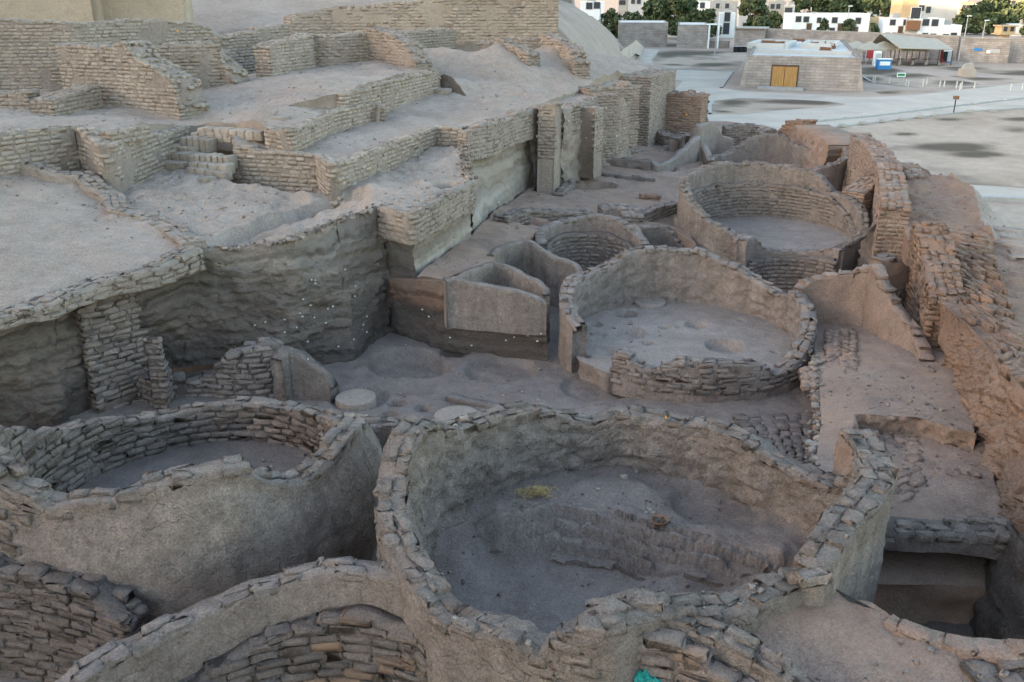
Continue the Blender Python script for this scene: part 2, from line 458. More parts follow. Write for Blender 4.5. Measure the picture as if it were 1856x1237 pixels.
def earth(name, dark, light, red=(.30, .17, .10), redamt=.0, s1=.5, s2=5.0, bs=14.0, bstr=.6, bdist=.03, speck=.0, strata=None, tintamt=.16, redk=.6, crack=0):
    wm = lambda c: (c[0] * 1.06, c[1] * .955, c[2] * .935)
    dark, light = wm(dark), wm(light)
    if strata: strata = ([(q, wm(c)) for q, c in strata[0]],) + tuple(strata[1:])
    m, nt, b = newmat(name); p = pos(nt)
    n1 = noise_node(nt, p, s1, 6, .65, .4); n2 = noise_node(nt, p, s2, 6, .7); n3 = noise_node(nt, p, bs, 8, .72)
    f = math_(nt, 'ADD', math_(nt, 'MULTIPLY', n1, .36), math_(nt, 'ADD', math_(nt, 'MULTIPLY', n2, .32), math_(nt, 'MULTIPLY', n3, .32)))
    col = ramp(nt, f, [(.40, dark), (.60, light)])
    gr = noise_node(nt, p, 32, 4, .75); col = mix(nt, col, ramp(nt, gr, [(.32, (.62, .61, .60)), (.5, (1, 1, 1)), (.68, (1.3, 1.3, 1.3))]), 1.0, 'MULTIPLY')
    if strata:
        sx = nt.nodes.new('ShaderNodeSeparateXYZ'); nt.links.new(p, sx.inputs[0])
        z = math_(nt, 'ADD', sx.outputs[2], math_(nt, 'MULTIPLY', n1, .9))
        cb = nt.nodes.new('ShaderNodeCombineXYZ'); nt.links.new(math_(nt, 'MULTIPLY', z, strata[1]), cb.inputs[2])
        nt.links.new(math_(nt, 'MULTIPLY', sx.outputs[0], .12), cb.inputs[0])
        ns = noise_node(nt, cb.outputs[0], 1.0, 4, .6)
        zr = math_(nt, 'DIVIDE', math_(nt, 'SUBTRACT', math_(nt, 'ADD', sx.outputs[2], math_(nt, 'MULTIPLY', math_(nt, 'SUBTRACT', n1, .5), .7)), strata[2]), strata[3] - strata[2])
        band = ramp(nt, zr, strata[0]); lam = ramp(nt, ns, [(.34, (.66, .65, .64)), (.46, (.94, .94, .94)), (.54, (1.06, 1.05, 1.04)), (.66, (1.28, 1.25, 1.22))])
        col = mix(nt, mix(nt, col, band, .75), lam, 1.0, 'MULTIPLY')
    if redamt:
        nr = noise_node(nt, p, .35, 5, .6); col = mix(nt, col, red, math_(nt, 'MULTIPLY', ramp(nt, nr, [(.42, (0, 0, 0)), (.62, (1, 1, 1))]), redamt))
    at = nt.nodes.new('ShaderNodeAttribute'); at.attribute_name = 'tint'
    ar = nt.nodes.new('ShaderNodeAttribute'); ar.attribute_name = 'red'
    k = math_(nt, 'ADD', math_(nt, 'MULTIPLY', at.outputs['Fac'], tintamt), 1.0)
    col = mix(nt, col, red, math_(nt, 'MULTIPLY', ar.outputs['Fac'], redk))
    g = nt.nodes.new('ShaderNodeVectorMath'); g.operation = 'SCALE'; nt.links.new(col, g.inputs[0]); nt.links.new(k, g.inputs[3])
    col = g.outputs[0]
    if crack:      # drying cracks, run-off streaks and flaked patches of the plaster
        wv = nt.nodes.new('ShaderNodeVectorMath'); wv.operation = 'MULTIPLY_ADD'; nz_ = nt.nodes.new('ShaderNodeTexNoise'); nz_.inputs['Scale'].default_value = 2.2; nz_.inputs['Detail'].default_value = 4; nt.links.new(p, nz_.inputs['Vector'])
        nt.links.new(nz_.outputs['Color'], wv.inputs[0]); wv.inputs[1].default_value = (.55, .55, .55); nt.links.new(p, wv.inputs[2])
        vc = nt.nodes.new('ShaderNodeTexVoronoi'); vc.feature = 'DISTANCE_TO_EDGE'; vc.inputs['Scale'].default_value = 1.15; nt.links.new(wv.outputs[0], vc.inputs['Vector'])
        gate = ramp(nt, noise_node(nt, p, .8, 3, .5), [(.46, (0, 0, 0)), (.56, (1, 1, 1))])
        ck = math_(nt, 'MULTIPLY', ramp(nt, vc.outputs['Distance'], [(.002, (1, 1, 1)), (.009, (0, 0, 0))]), gate)
        mp = nt.nodes.new('ShaderNodeMapping'); mp.inputs['Scale'].default_value = (2.6, 2.6, .35); nt.links.new(p, mp.inputs[0]); stn = noise_node(nt, mp.outputs[0], 1.0, 5, .65)
        col = mix(nt, col, ramp(nt, stn, [(.36, (.86, .855, .85)), (.5, (1.02, 1.02, 1.02)), (.66, (1.16, 1.155, 1.15))]), 1.0, 'MULTIPLY')
        col = mix(nt, col, tuple(x * .38 for x in dark), math_(nt, 'MULTIPLY', ck, crack))
        fl = noise_node(nt, p, 3.2, 6, .7); n3 = math_(nt, 'ADD', math_(nt, 'SUBTRACT', n3, math_(nt, 'MULTIPLY', ck, .45)), math_(nt, 'MULTIPLY', ramp(nt, fl, [(.52, (0, 0, 0)), (.58, (1, 1, 1))]), .28))
    if speck:      # straw, lime and sherd flecks in the mud
        vo = nt.nodes.new('ShaderNodeTexVoronoi'); vo.inputs['Scale'].default_value = 9; nt.links.new(p, vo.inputs['Vector'])
        sp_ = ramp(nt, vo.outputs['Distance'], [(.07, (1, 1, 1)), (.13, (0, 0, 0))])
        col = mix(nt, col, tuple(min(.62, x * 1.9) for x in light), math_(nt, 'MULTIPLY', sp_, speck))
    nt.links.new(col, b.inputs['Base Color'])
    bump(nt, b, math_(nt, 'ADD', math_(nt, 'MULTIPLY', n3, 1.0), math_(nt, 'ADD', math_(nt, 'MULTIPLY', n2, .8), math_(nt, 'MULTIPLY', gr, .45))), min(1.0, bstr * 1.4), bdist * 1.5)
    return m
def plain(name, c, rough=.8, var=.12, scale=3.0, metal=0):
    m, nt, b = newmat(name); p = pos(nt); n = noise_node(nt, p, scale, 5, .6)
    col = ramp(nt, n, [(.3, tuple(x * (1 - var) for x in c)), (.7, tuple(min(1, x * (1 + var)) for x in c))])
    nt.links.new(col, b.inputs['Base Color']); b.inputs['Roughness'].default_value = rough; b.inputs['Metallic'].default_value = metal
    return m
earth('silo', (.155, .130, .112), (.255, .222, .195), speck=.25, bs=11, bdist=.035)
earth('silo_plaster', (.155, .130, .112), (.255, .222, .195), speck=.25, bs=11, bdist=.035, crack=.22)
earth('siloface', (.165, .140, .120), (.27, .235, .20), speck=.2, s1=.9, bs=9, bdist=.05, bstr=.8)
earth('siloface_plaster', (.180, .153, .132), (.285, .25, .214), speck=.2, s1=.9, bs=9, bdist=.05, bstr=.8, crack=.22)
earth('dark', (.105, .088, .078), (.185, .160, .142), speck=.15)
earth('pale', (.255, .220, .175), (.375, .332, .272), speck=.2, s1=.35, tintamt=.13)
earth('tan', (.34, .285, .205), (.44, .375, .28), speck=.1)
earth('mid', (.205, .176, .145), (.315, .278, .235), speck=.25, tintamt=.14)
earth('pink', (.185, .127, .096), (.305, .222, .170), redamt=.45, red=(.33, .19, .12), speck=.2, bdist=.06)
earth('terrace', (.230, .194, .158), (.36, .312, .260), s1=.3, s2=2.5, speck=.5, bdist=.03)
earth('court', (.125, .106, .094), (.21, .184, .165), s1=.4, s2=2.2, speck=.3, bdist=.018)
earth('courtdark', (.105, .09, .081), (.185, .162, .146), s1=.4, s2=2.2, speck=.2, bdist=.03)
earth('floorpale', (.17, .148, .128), (.27, .24, .215), s1=.4, s2=2.2, speck=.25, bdist=.02)
earth('platform', (.170, .126, .102), (.29, .226, .184), redamt=.5, red=(.32, .20, .14), s1=.45, s2=2.5, speck=.35, bdist=.035)
earth('rubble', (.125, .105, .090), (.235, .203, .175), s1=.9, s2=6, bs=18, bstr=1.0, bdist=.09, speck=.4)
earth('section', (.15, .128, .108), (.27, .235, .20), s1=.7, s2=5, bs=20, bstr=1.0, bdist=.09, speck=.3,
      strata=([(0, (.11, .095, .083)), (.15, (.19, .163, .142)), (.4, (.285, .24, .20)), (.56, (.25, .22, .192)), (.68, (.32, .292, .255)), (.80, (.42, .39, .345)), (1, (.40, .35, .30))], 7.0, 1.0, 5.0))
earth('sectred', (.15, .128, .108), (.24, .20, .17), s1=.7, bstr=.8, bdist=.05, speck=.3,
      strata=([(0, (.075, .064, .056)), (.5, (.10, .085, .074)), (.6, (.20, .12, .085)), (.8, (.22, .14, .10)), (1, (.19, .15, .12))], 4.0, 1.0, 3.1))
earth('sectpale', (.24, .205, .165), (.35, .31, .25), s1=.6, bstr=.7, bdist=.045, speck=.3,
      strata=([(0, (.16, .14, .12)), (.2, (.25, .23, .20)), (.3, (.33, .32, .285)), (.42, (.24, .21, .175)), (.55, (.32, .295, .25)), (.75, (.27, .235, .185)), (1, (.31, .265, .20))], 3.0, 2.0, 6.0))

# ------------------------------------------------------------------ terrain
def at(u, v, z, zn): p = P(u, v, z); return ('w', p[0], p[1], zn)
def hill_z(x, y):
    w = np.clip((y + 190) / 60, 0, 1) * np.clip((440 - y) / 80, 0, 1)
    r = 35 * np.exp(-((x + 104) / 36.0) ** 2) * w
    xc = 3.7 + (y - 75) * .13; h = 9.8 - np.clip(y - 100, 0, None) * .06
    t = x - xc; p = h - 1.2 * np.where(t > 2, t, np.where(t < -2, 0, (t + 2) ** 2 / 8))
    p = np.where(t < -7, 8.2 + np.clip((y - 61) * .22, 0, 14), p)
    p = np.clip(p, 0, None) * (y > 61) * np.clip((215 - y) / 40, 0, 1) * np.clip((x + 120) / 30, 0, 1)
    return np.maximum(r * (1 - np.exp(-np.clip(-38 - x, 0, None) / 9)), p)
def grid(name, x0, x1, y0, y1, st, zf, mat):
    xs = np.arange(x0, x1 + .01, st); ys = np.arange(y0, y1 + .01, st); gx, gy = np.meshgrid(xs, ys)
    z = zf(gx.ravel(), gy.ravel()); nx = len(xs); i = np.arange(len(ys) - 1)[:, None] * nx + np.arange(nx - 1)[None]; i = i.ravel()
    mb = MB(); mb.add(np.column_stack([gx.ravel(), gy.ravel(), z]), np.column_stack([i, i + 1, i + nx + 1, i + nx]))
    return struct(mb.build(name, MAT[mat], smooth=True))
def hz(x, y): return hill_z(x, y) + np.where(hill_z(x, y) > .05, .22 * fbm(np.column_stack([x, y, x * 0]), .25, 4), 0) - .06
mb = MB()
_r = [3.0, 60, 120, 260, 600, 1500, 4000]
gx = np.array([-4000, -800, -250, -120, -60, -30, 0, 30, 60, 120, 250, 800, 4000.]); gy = np.array([-1500, -200, -40, 0, 30, 60, 100, 150, 220, 320, 600, 1500, 5000.])
GX, GY = np.meshgrid(gx, gy); i = (np.arange(12)[:, None] * 13 + np.arange(12)[None]).ravel()
earth('plainsoil', (.27, .22, .175), (.41, .345, .285), s1=.06, s2=.5, bs=6, bstr=.3, bdist=.03)
mb.add(np.column_stack([GX.ravel(), GY.ravel(), GX.ravel() * 0]), np.column_stack([i, i + 1, i + 14, i + 13]))
struct(mb.build('ground', MAT['plainsoil'], smooth=True))
grid('hillside', -210, -30, -190, 440, 5, hz, 'terrace').name = 'tell_hill'
grid('hillside', -30, 62, 61, 216, 1.25, hz, 'terrace')

sheet('court_floor', [('w', -14, 3.5, 1.1), ('w', 5.65, 3.5, 1.3), ('w', 5.65, 15.6, 1.1), ('w', 8.6, 15.6, 1.1), ('w', 8.6, 28.6, 1.0), ('w', 8.1, 34.3, 1.0), ('w', -.5, 34.4, 1.0), ('w', -3.2, 29, 1.0), ('w', -14, 29, 1.0)],
      'court', step=.095, amp=.05, inner=[('w', -3, 20, 1.0), ('w', 2, 20, 1.0)],
      dents=[(*P(907, 668, 1)[:2], .95, 0.18), (*P(735, 655, 1)[:2], 1.0, 0.45), (*P(775, 668, 1)[:2], .6, 0.35), (*P(825, 637, 1)[:2], .42, 0.28), (*P(719, 729, 1)[:2], .22, 0.5), (*P(767, 740, 1)[:2], .19, 0.5), (*P(703, 753, 1)[:2], .2, 0.4),
             (*P(1080, 700, 1)[:2], .9, 0.14), (*P(650, 718, 1)[:2], .75, 0.14)])
# ground levels between the silos behind the court
sheet('earth_floor', [(755, 503, 3.1), (860, 418, 3.0), (905, 376, 2.75), (985, 327, 2.35), (1060, 272, 2.6), (1130, 260, 2.3), (1172, 238, 1.9), (1285, 252, 1.5), ('w', 8.4, 41.4, 1.6), ('w', 6.9, 38, 1.6), ('w', 7.2, 34.4, 1.7), (1206, 409, 2.1), (1157, 409, 2.2), ('w', 4.95, 32.6, 2.3),
                      ('w', 4.3, 33.7, 2.4), ('w', 2.9, 34.25, 2.5), ('w', 1.5, 33.7, 2.65), ('w', .85, 32.3, 2.75), ('w', .25, 30.8, 2.85), (906, 449, 2.85), (889, 477, 2.95), (806, 507, 3.05)],
      'platform', step=.2, amp=.07, freq=.8, inner=[(1000, 395, 2.6), (1150, 340, 2.0), (1150, 300, 2.0), (940, 400, 2.75)],
      dents=[(*P(994, 347, 2.3)[:2], .75, .8), (*P(1020, 341, 2.3)[:2], .3, .5), (*P(1055, 337, 2.2)[:2], .8, .45), (*P(1085, 333, 2.2)[:2], .75, .45), (*P(1203, 298, 2)[:2], .7, .4), (*P(955, 402, 2.7)[:2], .5, .7), (*P(925, 400, 2.7)[:2], .5, .6), (*P(985, 405, 2.7)[:2], .5, .7), (*P(1020, 398, 2.6)[:2], .5, .6)])
sheet('earth_floor', [('w', 6, 41, 1.1), ('w', 20, 41, 1.0), ('w', 21, 78, .4), ('w', 9, 78, 1.0), ('w', 6.5, 60, 1.7)], 'platform', step=.6, amp=.12, freq=.5)

# left bench
_sc = np.array([P(u, v, z)[:2] for u, v, z in ((352, 436, 4.65), (395, 415, 4.75), (440, 397, 4.8), (490, 377, 4.85), (560, 352, 4.9), (630, 340, 4.9), (690, 352, 4.9))])
def scarp(q):
    y0 = np.interp(q[:, 0], _sc[:, 0], _sc[:, 1]); p = np.column_stack([q, q[:, 0] * 0]); d = y0 - q[:, 1] + .22 * fbm(p, 1.3, 4, .6)
    w = np.clip((q[:, 0] - _sc[0, 0]) / .8, 0, 1) * np.clip((_sc[-1, 0] - .2 - q[:, 0]) / .5, 0, 1)
    return -w * (.34 * np.clip(d / .12, 0, 1) * np.clip(1.6 - d * .35, .35, 1) + .22 * np.exp(-((d - .35) / .3) ** 2) * np.clip(fbm(p + 4, .8, 2) + .6, 0, 1)) + w * .05 * fbm(p, 4, 3) * (d > -.2)
sheet('earth_bench', [(-160, 262, 6.2), (0, 264, 6.0), (40, 292, 5.8), (100, 313, 5.5), (157, 320, 5.35), (174, 339, 5.15), (207, 357, 4.95), (214, 379, 4.85), (267, 393, 4.75), (311, 413, 4.7), (347, 434, 4.62), (349, 449, 4.55), (300, 478, 4.45), (204, 500, 4.38), (120, 527, 4.32), (0, 568, 4.25), (-160, 612, 4.2)],
      'terrace', step=.18, amp=.085, inner=[(150, 420, 4.75), (60, 440, 4.75), (80, 350, 5.2)], skirt=.2)
sheet('earth_terrace', [(351, 452, 4.5), (440, 449, 4.5), (535, 432, 4.7), (612, 398, 4.8), (692, 372, 4.9), (747, 385, 4.9), (850, 328, 4.9), (840, 272, 5.25), (790, 262, 5.1), (700, 300, 4.95), (617, 345, 4.9), (420, 330, 4.95), (300, 285, 5.0), (195, 335, 4.9), (200, 372, 4.75), (267, 394, 4.6), (311, 415, 4.55), (347, 436, 4.5)],
      'terrace', step=.10, amp=.11, freq=1.1, inner=[(420, 400, 4.6), (560, 350, 4.85), (330, 370, 4.75), (780, 330, 4.92), (600, 365, 4.55), (545, 372, 4.5), (640, 350, 4.95)],
      dents=[(*P(815, 338, 4.9)[:2], .55, .8)], skirt=.25, extra=scarp)
sheet('earth_terrace', [(428, 266, 5.75), (581, 281, 5.65), (603, 297, 5.7), (787, 232, 5.75), (836, 233, 5.8), (890, 223, 5.85), (944, 203, 5.9), (983, 188, 5.95), (1012, 201, 5.7), (1044, 190, 5.7), (1077, 172, 5.8), (1134, 150, 5.95), (1100, 140, 6.2), (850, 175, 6.2), (787, 160, 6.2), (690, 188, 6.2), (690, 208, 5.9), (600, 232, 5.8), (531, 249, 5.8), (470, 243, 6.0), (420, 246, 6.1)],
      'terrace', step=.22, amp=.085, inner=[(800, 200, 5.85)])
sheet('earth_terrace', [(486, 230, 6.4), (521, 237, 6.4), (600, 203, 6.45), (667, 187, 6.5), (690, 190, 6.5), (690, 184, 6.5), (613, 178, 6.55), (520, 190, 6.8), (480, 205, 6.7), (478, 231, 6.4)], 'terrace', step=.22, amp=.085)
sheet('earth_terrace', [(-120, 245, 6.8), (0, 241, 6.8), (134, 228, 6.75), (192, 266, 6.33), (330, 229, 6.08), (365, 221, 6.15), (430, 223, 6.2), (484, 229, 6.38), (500, 205, 6.7), (520, 188, 6.8), (613, 169, 7.1), (784, 126, 7.3), (772, 112, 7.6), (740, 102, 7.65), (600, 108, 7.5), (540, 122, 7.35), (434, 138, 7.1), (340, 146, 6.95), (100, 147, 6.9), (-120, 147, 7.0)],
      'terrace', step=.25, amp=.11, inner=[(250, 220, 6.75), (560, 150, 7.3)])
sheet('earth_mound', [(784, 158, 6.2), (850, 180, 6.0), (985, 186, 5.95), (1061, 163, 5.95), (1140, 140, 6.0), (1200, 128, 5.6), (1160, 112, 5.2), (1100, 104, 6.2), (1050, 80, 7.9), (1000, 72, 8.3), (900, 76, 8.3), (800, 84, 8.1), (735, 88, 7.9), (765, 114, 7.5), (784, 128, 7.2)],
      'terrace', step=.3, amp=.16, freq=.7, inner=[(900, 130, 6.7), (1000, 110, 7.1), (870, 100, 7.6)])
sheet('earth_terrace', [('w', -46, 42.6, 8.2), ('w', -24, 43, 8.2), ('w', -19, 46.4, 8.1), ('w', -15, 49, 8.1), ('w', -12, 53.5, 8.0), ('w', -6, 57.6, 7.9), ('w', 3, 58.5, 7.9), ('w', 3.6, 64, 7.9), ('w', -8, 82, 8.2), ('w', -60, 82, 8.2), ('w', -60, 42, 8.2)], 'terrace', step=.7, amp=.15)

# right platform, brick floored pit, deep pit, enclosure wall top
sheet('earth_platform', [(1462, 585, 1.75), (1476, 620, 1.75), (1484, 690, 1.9), (1488, 770, 2.1), (1476, 852, 2.35), ('w', 5.75, 14.4, 2.5), ('w', 5.8, 13.6, 2.5), (1560, 862, 2.5), (1551, 752, 2.45), (1660, 757, 2.45), (1766, 786, 2.4), (1766, 768, 2.3), (1736, 694, 2.2), (1706, 597, 1.9), (1672, 560, 1.7), ('w', 11.2, 27, 1.6), ('w', 8, 27, 1.7)],
      'platform', step=.16, amp=.05, dents=[(*P(1620, 680, 2)[:2], .9, .03)])
PITZ = 2.05
sheet('pit_floor', [at(1551, 752, 2.45, PITZ), at(1660, 757, 2.45, PITZ), at(1770, 786, 2.4, PITZ), (1780, 800, PITZ), (1812, 895, PITZ), (1830, 945, PITZ), ('w', 8.2, 14.0, PITZ), ('w', 5.6, 14.0, PITZ), ('w', 5.6, 15.5, PITZ)], 'platform', step=.14, amp=.06, freq=1.6)
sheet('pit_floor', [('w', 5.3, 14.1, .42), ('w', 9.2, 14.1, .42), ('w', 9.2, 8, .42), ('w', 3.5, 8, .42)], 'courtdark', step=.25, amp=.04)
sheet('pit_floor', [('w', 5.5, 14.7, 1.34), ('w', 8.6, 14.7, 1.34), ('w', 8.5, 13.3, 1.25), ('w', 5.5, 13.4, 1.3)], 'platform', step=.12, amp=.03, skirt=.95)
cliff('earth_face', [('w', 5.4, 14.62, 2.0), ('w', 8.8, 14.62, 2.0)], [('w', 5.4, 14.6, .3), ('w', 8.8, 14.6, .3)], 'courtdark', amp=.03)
cliff('earth_face', [(1551, 752, 2.45), (1660, 757, 2.45), (1770, 787, 2.4)], [at(1551, 752, 2.45, PITZ - .05), at(1660, 757, 2.45, PITZ - .05), at(1770, 787, 2.4, PITZ - .05)], 'platform', amp=.10, lump=.08, step=.06)
cliff('earth_face', [(1560, 862, 2.5), (1551, 800, 2.47), (1551, 752, 2.45)], [at(1566, 862, 2.5, PITZ - .05), at(1557, 800, 2.47, PITZ - .05), at(1556, 752, 2.45, PITZ - .05)], 'platform', amp=.04)
cliff('earth_face', [(1474, 640, 1.85), (1485, 690, 1.9), (1488, 770, 2.1), (1476, 852, 2.35), ('w', 5.6, 14.5, 2.5)], [at(1470, 640, 1.85, .9), at(1480, 690, 1.9, .9), at(1482, 770, 2.1, .9), at(1470, 852, 2.35, .9), ('w', 5.55, 14.5, .9)], 'platform', amp=.05)
cliff('earth_face', [(1822, 940, 2.2), (1854, 985, 2.7), ('w', 8.75, 10.6, 3.3), ('w', 8.5, 8.0, 3.4)], [('w', 8.3, 13.95, .35), ('w', 8.12, 12.7, .35), ('w', 7.95, 10.4, .35), ('w', 7.8, 8, .35)], 'rubble', amp=.10)
sheet('earth_slope', [(1448, 1046, 3.62), (1487, 1054, 3.55), (1533, 1079, 3.5), (1579, 1092, 3.45), (1621, 1125, 3.4), (1675, 1150, 3.4), (1742, 1159, 3.4), (1805, 1171, 3.4), (1900, 1172, 3.4), ('w', 8.6, 7.2, 3.2), ('w', 6, 4, 2.6), ('w', 3.2, 4.5, 3.0), ('w', 3.2, 7.2, 3.35), (1398, 1190, 3.38), (1318, 1124, 3.48), (1330, 1106, 3.6), (1362, 1092, 3.7)], 'platform', step=.10, amp=.05, freq=1.2)
cliff('earth_face', [(1900, 1172, 3.4), (1742, 1159, 3.4), (1621, 1125, 3.4), (1533, 1079, 3.5), (1487, 1054, 3.5)], [at(1900, 1172, 3.4, .3), at(1742, 1159, 3.4, .3), at(1621, 1125, 3.4, .3), at(1533, 1079, 3.5, .3), at(1487, 1054, 3.5, .3)], 'rubble', amp=.08)
sheet('wall_top', [(1704, 548, 3.3), (1755, 589, 3.5), (1787, 625, 3.6), (1814, 662, 3.7), (1840, 690, 3.75), (1870, 720, 3.8), ('w', 9.0, 13, 3.6), ('w', 8.9, 10.4, 3.4), ('w', 8.7, 7.4, 3.3), ('w', 14, 7, 3.0), ('w', 15.4, 20, 2.9), ('w', 16.9, 31.8, 3.0), (1764, 342, 3.15), (1724, 319, 3.25), (1640, 306, 3.2), (1628, 380, 3.1), (1645, 430, 3.1), (1690, 500, 3.2)],
      'pink', step=.16, amp=.13, freq=1.0)
sheet('earth_slope', [('w', 13.8, 6, 3.0), ('w', 15.3, 20, 2.95), ('w', 16.8, 31.8, 3.05), (1764, 341, 3.2), (1724, 318, 3.3), (1660, 300, 3.0), ('w', 17.2, 48, 1.5), ('w', 18.5, 52, -.1), ('w', 23, 46, -.1), ('w', 22.2, 38, -.1), ('w', 20.6, 31, -.1), ('w', 19.5, 20, -.1), ('w', 18.5, 6, -.1)], 'terrace', step=.35, amp=.22, freq=.9)

# excavated sections (the cut faces of the tell)
def under(t, s): return -.22 * np.exp(-((t - .22) / .16) ** 2) * (s < .42) + .25 * (t > .8) * (t - .8) * (s < .5)
cliff('earth_section', [(-160, 612, 4.2), (0, 570, 4.22), (120, 529, 4.3), (204, 502, 4.35), (290, 482, 4.42), (351, 453, 4.5), (440, 449, 4.5), (535, 432, 4.7), (610, 398, 4.8)],
      [(-160, 842, 1), (0, 792, 1), (100, 780, 1), (180, 735, 1), (285, 672, 1.2), (330, 664, 1.25), (430, 656, 1.25), (530, 664, 1.1), (645, 657, .95)], 'section', amp=.20, freq=1.1, strat=.06, lump=.06, prof=under, step=.06)
cliff('earth_section', [(610, 398, 4.8), (655, 384, 4.85), (695, 371, 4.9)], [(642, 654, .95), (676, 628, .95), (709, 604, .95)], 'section', amp=.08, strat=.09, lump=.05, step=.06)
cliff('earth_section', [at(692, 371, 4.9, 4.1), at(747, 384, 4.9, 4.1)], [at(692, 371, 4.9, 2.6), at(747, 384, 4.9, 2.7)], 'section', amp=.05, step=.08)
cliff('earth_section', [at(747, 384, 4.9, 4.15), at(850, 327, 4.9, 4.15)], [at(749, 386, 4.9, 2.75), at(852, 328, 4.9, 2.75)], 'sectpale', amp=.06, strat=.05, step=.08)
cliff('earth_section', [(706, 505, 2.85), (760, 506, 3.05), (805, 507, 3.15)], [(709, 605, .95), (760, 622, .95), (805, 638, .95)], 'sectred', amp=.06, strat=.045, step=.07)
cliff('earth_section', [(850, 327, 4.9), (838, 274, 5.3), (842, 235, 5.75), (890, 223, 5.85), (944, 203, 5.9), (985, 188, 5.95)], [(857, 420, 2.9), (866, 410, 2.85), (880, 396, 2.75), (905, 376, 2.65), (950, 348, 2.4), (990, 325, 2.25)], 'sectpale', amp=.10, strat=.05, step=.12)
cliff('earth_section', [(1010, 200, 5.7), (1044, 190, 5.7), (1062, 184, 5.7), (1079, 172, 5.8)], [(1015, 319, 2.2), (1048, 276, 2.5), (1066, 266, 2.6), (1082, 250, 2.7)], 'sectpale', amp=.10, strat=.05, step=.14)

# ------------------------------------------------------------------ the silos
az = lambda cx, cy: (lambda x, y: math.degrees(math.atan2(y - cy, x - cx)))
def silo(label, cx, cy, rad, prof, lo, hi, zb, floor=None, fmat='court', dents=(), fskirt=0, fR=None, **k):
    r = wall('grain_silo', label, 'silo', ring(cx, cy, rad, prof, lo, hi), zb, raw=True, group=None, **k)
    if floor is not None:
        a = np.radians(np.arange(0, 360, 10)); rr = fR or rad
        sheet('silo_floor', [('w', cx + rr * math.cos(t), cy + rr * math.sin(t), floor) for t in a], fmat, step=.14, amp=.04, freq=1.4, dents=dents, skirt=fskirt)
    return r
a3 = az(5, 24.9)
silo('middle round silo with bare floor full of shallow pits and low front wall', 5, 24.9, 3.4,
     [(-131, 1.95), (-128, 2.2), (-117, 1.8), (-108, 1.87), (-104, 2.1), (-96, 2.17), (-69, 2.1), (-62, 1.75), (-57, 1.6), (-50, 1.75), (-39, 1.9), (-30, 2.3), (-15, 2.5), (0, 2.65), (7, 2.75), (15, 2.5), (24, 2.44), (40, 2.67), (54, 2.93), (69, 3.15), (93, 3.28), (113, 3.28), (120, 3.0), (128, 2.9), (142, 2.87), (165, 3.0), (178, 2.8), (190, 2.65), (205, 2.45)],
     -131, 205, .95, th=.42, st=.09, L='R', R='P', rmask=lambda x, y, z, s: -132 < a3(x, y) < -28 and z > 1.22, batter=.05)
_c3 = [('w', 5 + 3.36 * math.cos(R_(t)), 24.9 + 3.36 * math.sin(R_(t)), 1.5) for t in range(-128, 206, 9)]
def p3(u, v): return P(u, v, 1.5)[:2]
sheet('silo_floor', _c3 + [(1036, 632, 1.5), (1048, 652, 1.5), (1074, 664, 1.5), (1098, 676, 1.5)], 'floorpale', step=.08, amp=.03, freq=1.4, skirt=.6,
      dents=[(*p3(1132, 568), .34, 0.71), (*p3(1140, 603), .46, 0.24), (*p3(1312, 627), .5, 0.27), (*p3(1261, 588), .28, 0.26), (*p3(1204, 594), .14, 0.20), (*p3(1172, 621), .15, 0.20), (*p3(1078, 588), .2, 0.17), (*p3(1227, 594), .05, 0.17), (*p3(1090, 608), .1, 0.14), (*p3(1073, 608), .05, 0.17), (*p3(1142, 629), .08, 0.14), (*p3(1080, 637), .5, 0.09), (*p3(1063, 641), .08, 0.20), (*p3(1345, 582), .06, 0.17), (*p3(1405, 638), .1, 0.17)])

_D = [tuple(q) for q in ring(1.95, 12.2, 3.7, [(-102, 4.25), (-109, 4.15), (-114, 3.7), (-118, 3.6), (-121, 3.78), (-128, 3.62), (-136, 3.5), (-142, 3.65), (-153, 3.8), (-165, 3.95), (-180, 4.2), (-192, 4.5)], -192, -104, 4)] + [tuple(P(*q)) for q in
      [(1180, 1094, 4.1), (1260, 1097, 3.95), (1320, 1094, 3.9), (1403, 1062, 3.85), (1446, 1041, 3.78), (1462, 1029, 4.05), (1483, 1004, 4.1), (1525, 937, 4.15), (1562, 904, 4.12), (1592, 866, 4.1)]] + [(5.62, 12.75, 4.05), (5.55, 13.05, 3.5)] + [tuple(q) for q in ring(1.95, 12.2, 3.7,
      [(168, 4.5), (159, 4.4), (148, 3.95), (132, 3.78), (118, 3.74), (107, 3.5), (97, 3.2), (89, 3.42), (71, 3.33), (49, 3.33), (40, 3.12), (24, 3.2), (16, 3.36)], 16, 168, 4)]
wall('grain_silo', 'largest foreground silo, stepped right wall and layered brick ruin inside', 'silo', np.array(_D), .5, raw=True, th=.46, L='R', R='P', mat='siloface', bmat='siloface', batter=.06, amp=.03, st=.065,
     rmask=lambda x, y, z, s: y < 12 and x < 1 and fbm(np.array([[x, y, z]]), 1.1, 2)[0] > .12)
def ruin(q):
    m = np.clip((q[:, 0] + 1.6) / .8, 0, 1)
    return .0 * m
_hi = [(800, 940, 2.2), (900, 925, 2.3), (1000, 905, 2.36), (1100, 922, 2.36), (1180, 945, 2.34), (1300, 970, 2.3), (1420, 1004, 2.22), (1480, 1006, 2.2)]
_lo = [(790, 990, 1.66), (890, 1002, 1.66), (1010, 1018, 1.66), (1080, 1028, 1.66), (1160, 1050, 1.66), (1300, 1060, 1.7), (1420, 1052, 1.75), (1480, 1030, 1.8)]
_md = [((a[0] + b[0]) / 2, (a[1] + b[1]) / 2 - 4, (a[2] + b[2]) / 2 + .05) for a, b in zip(_hi, _lo)]
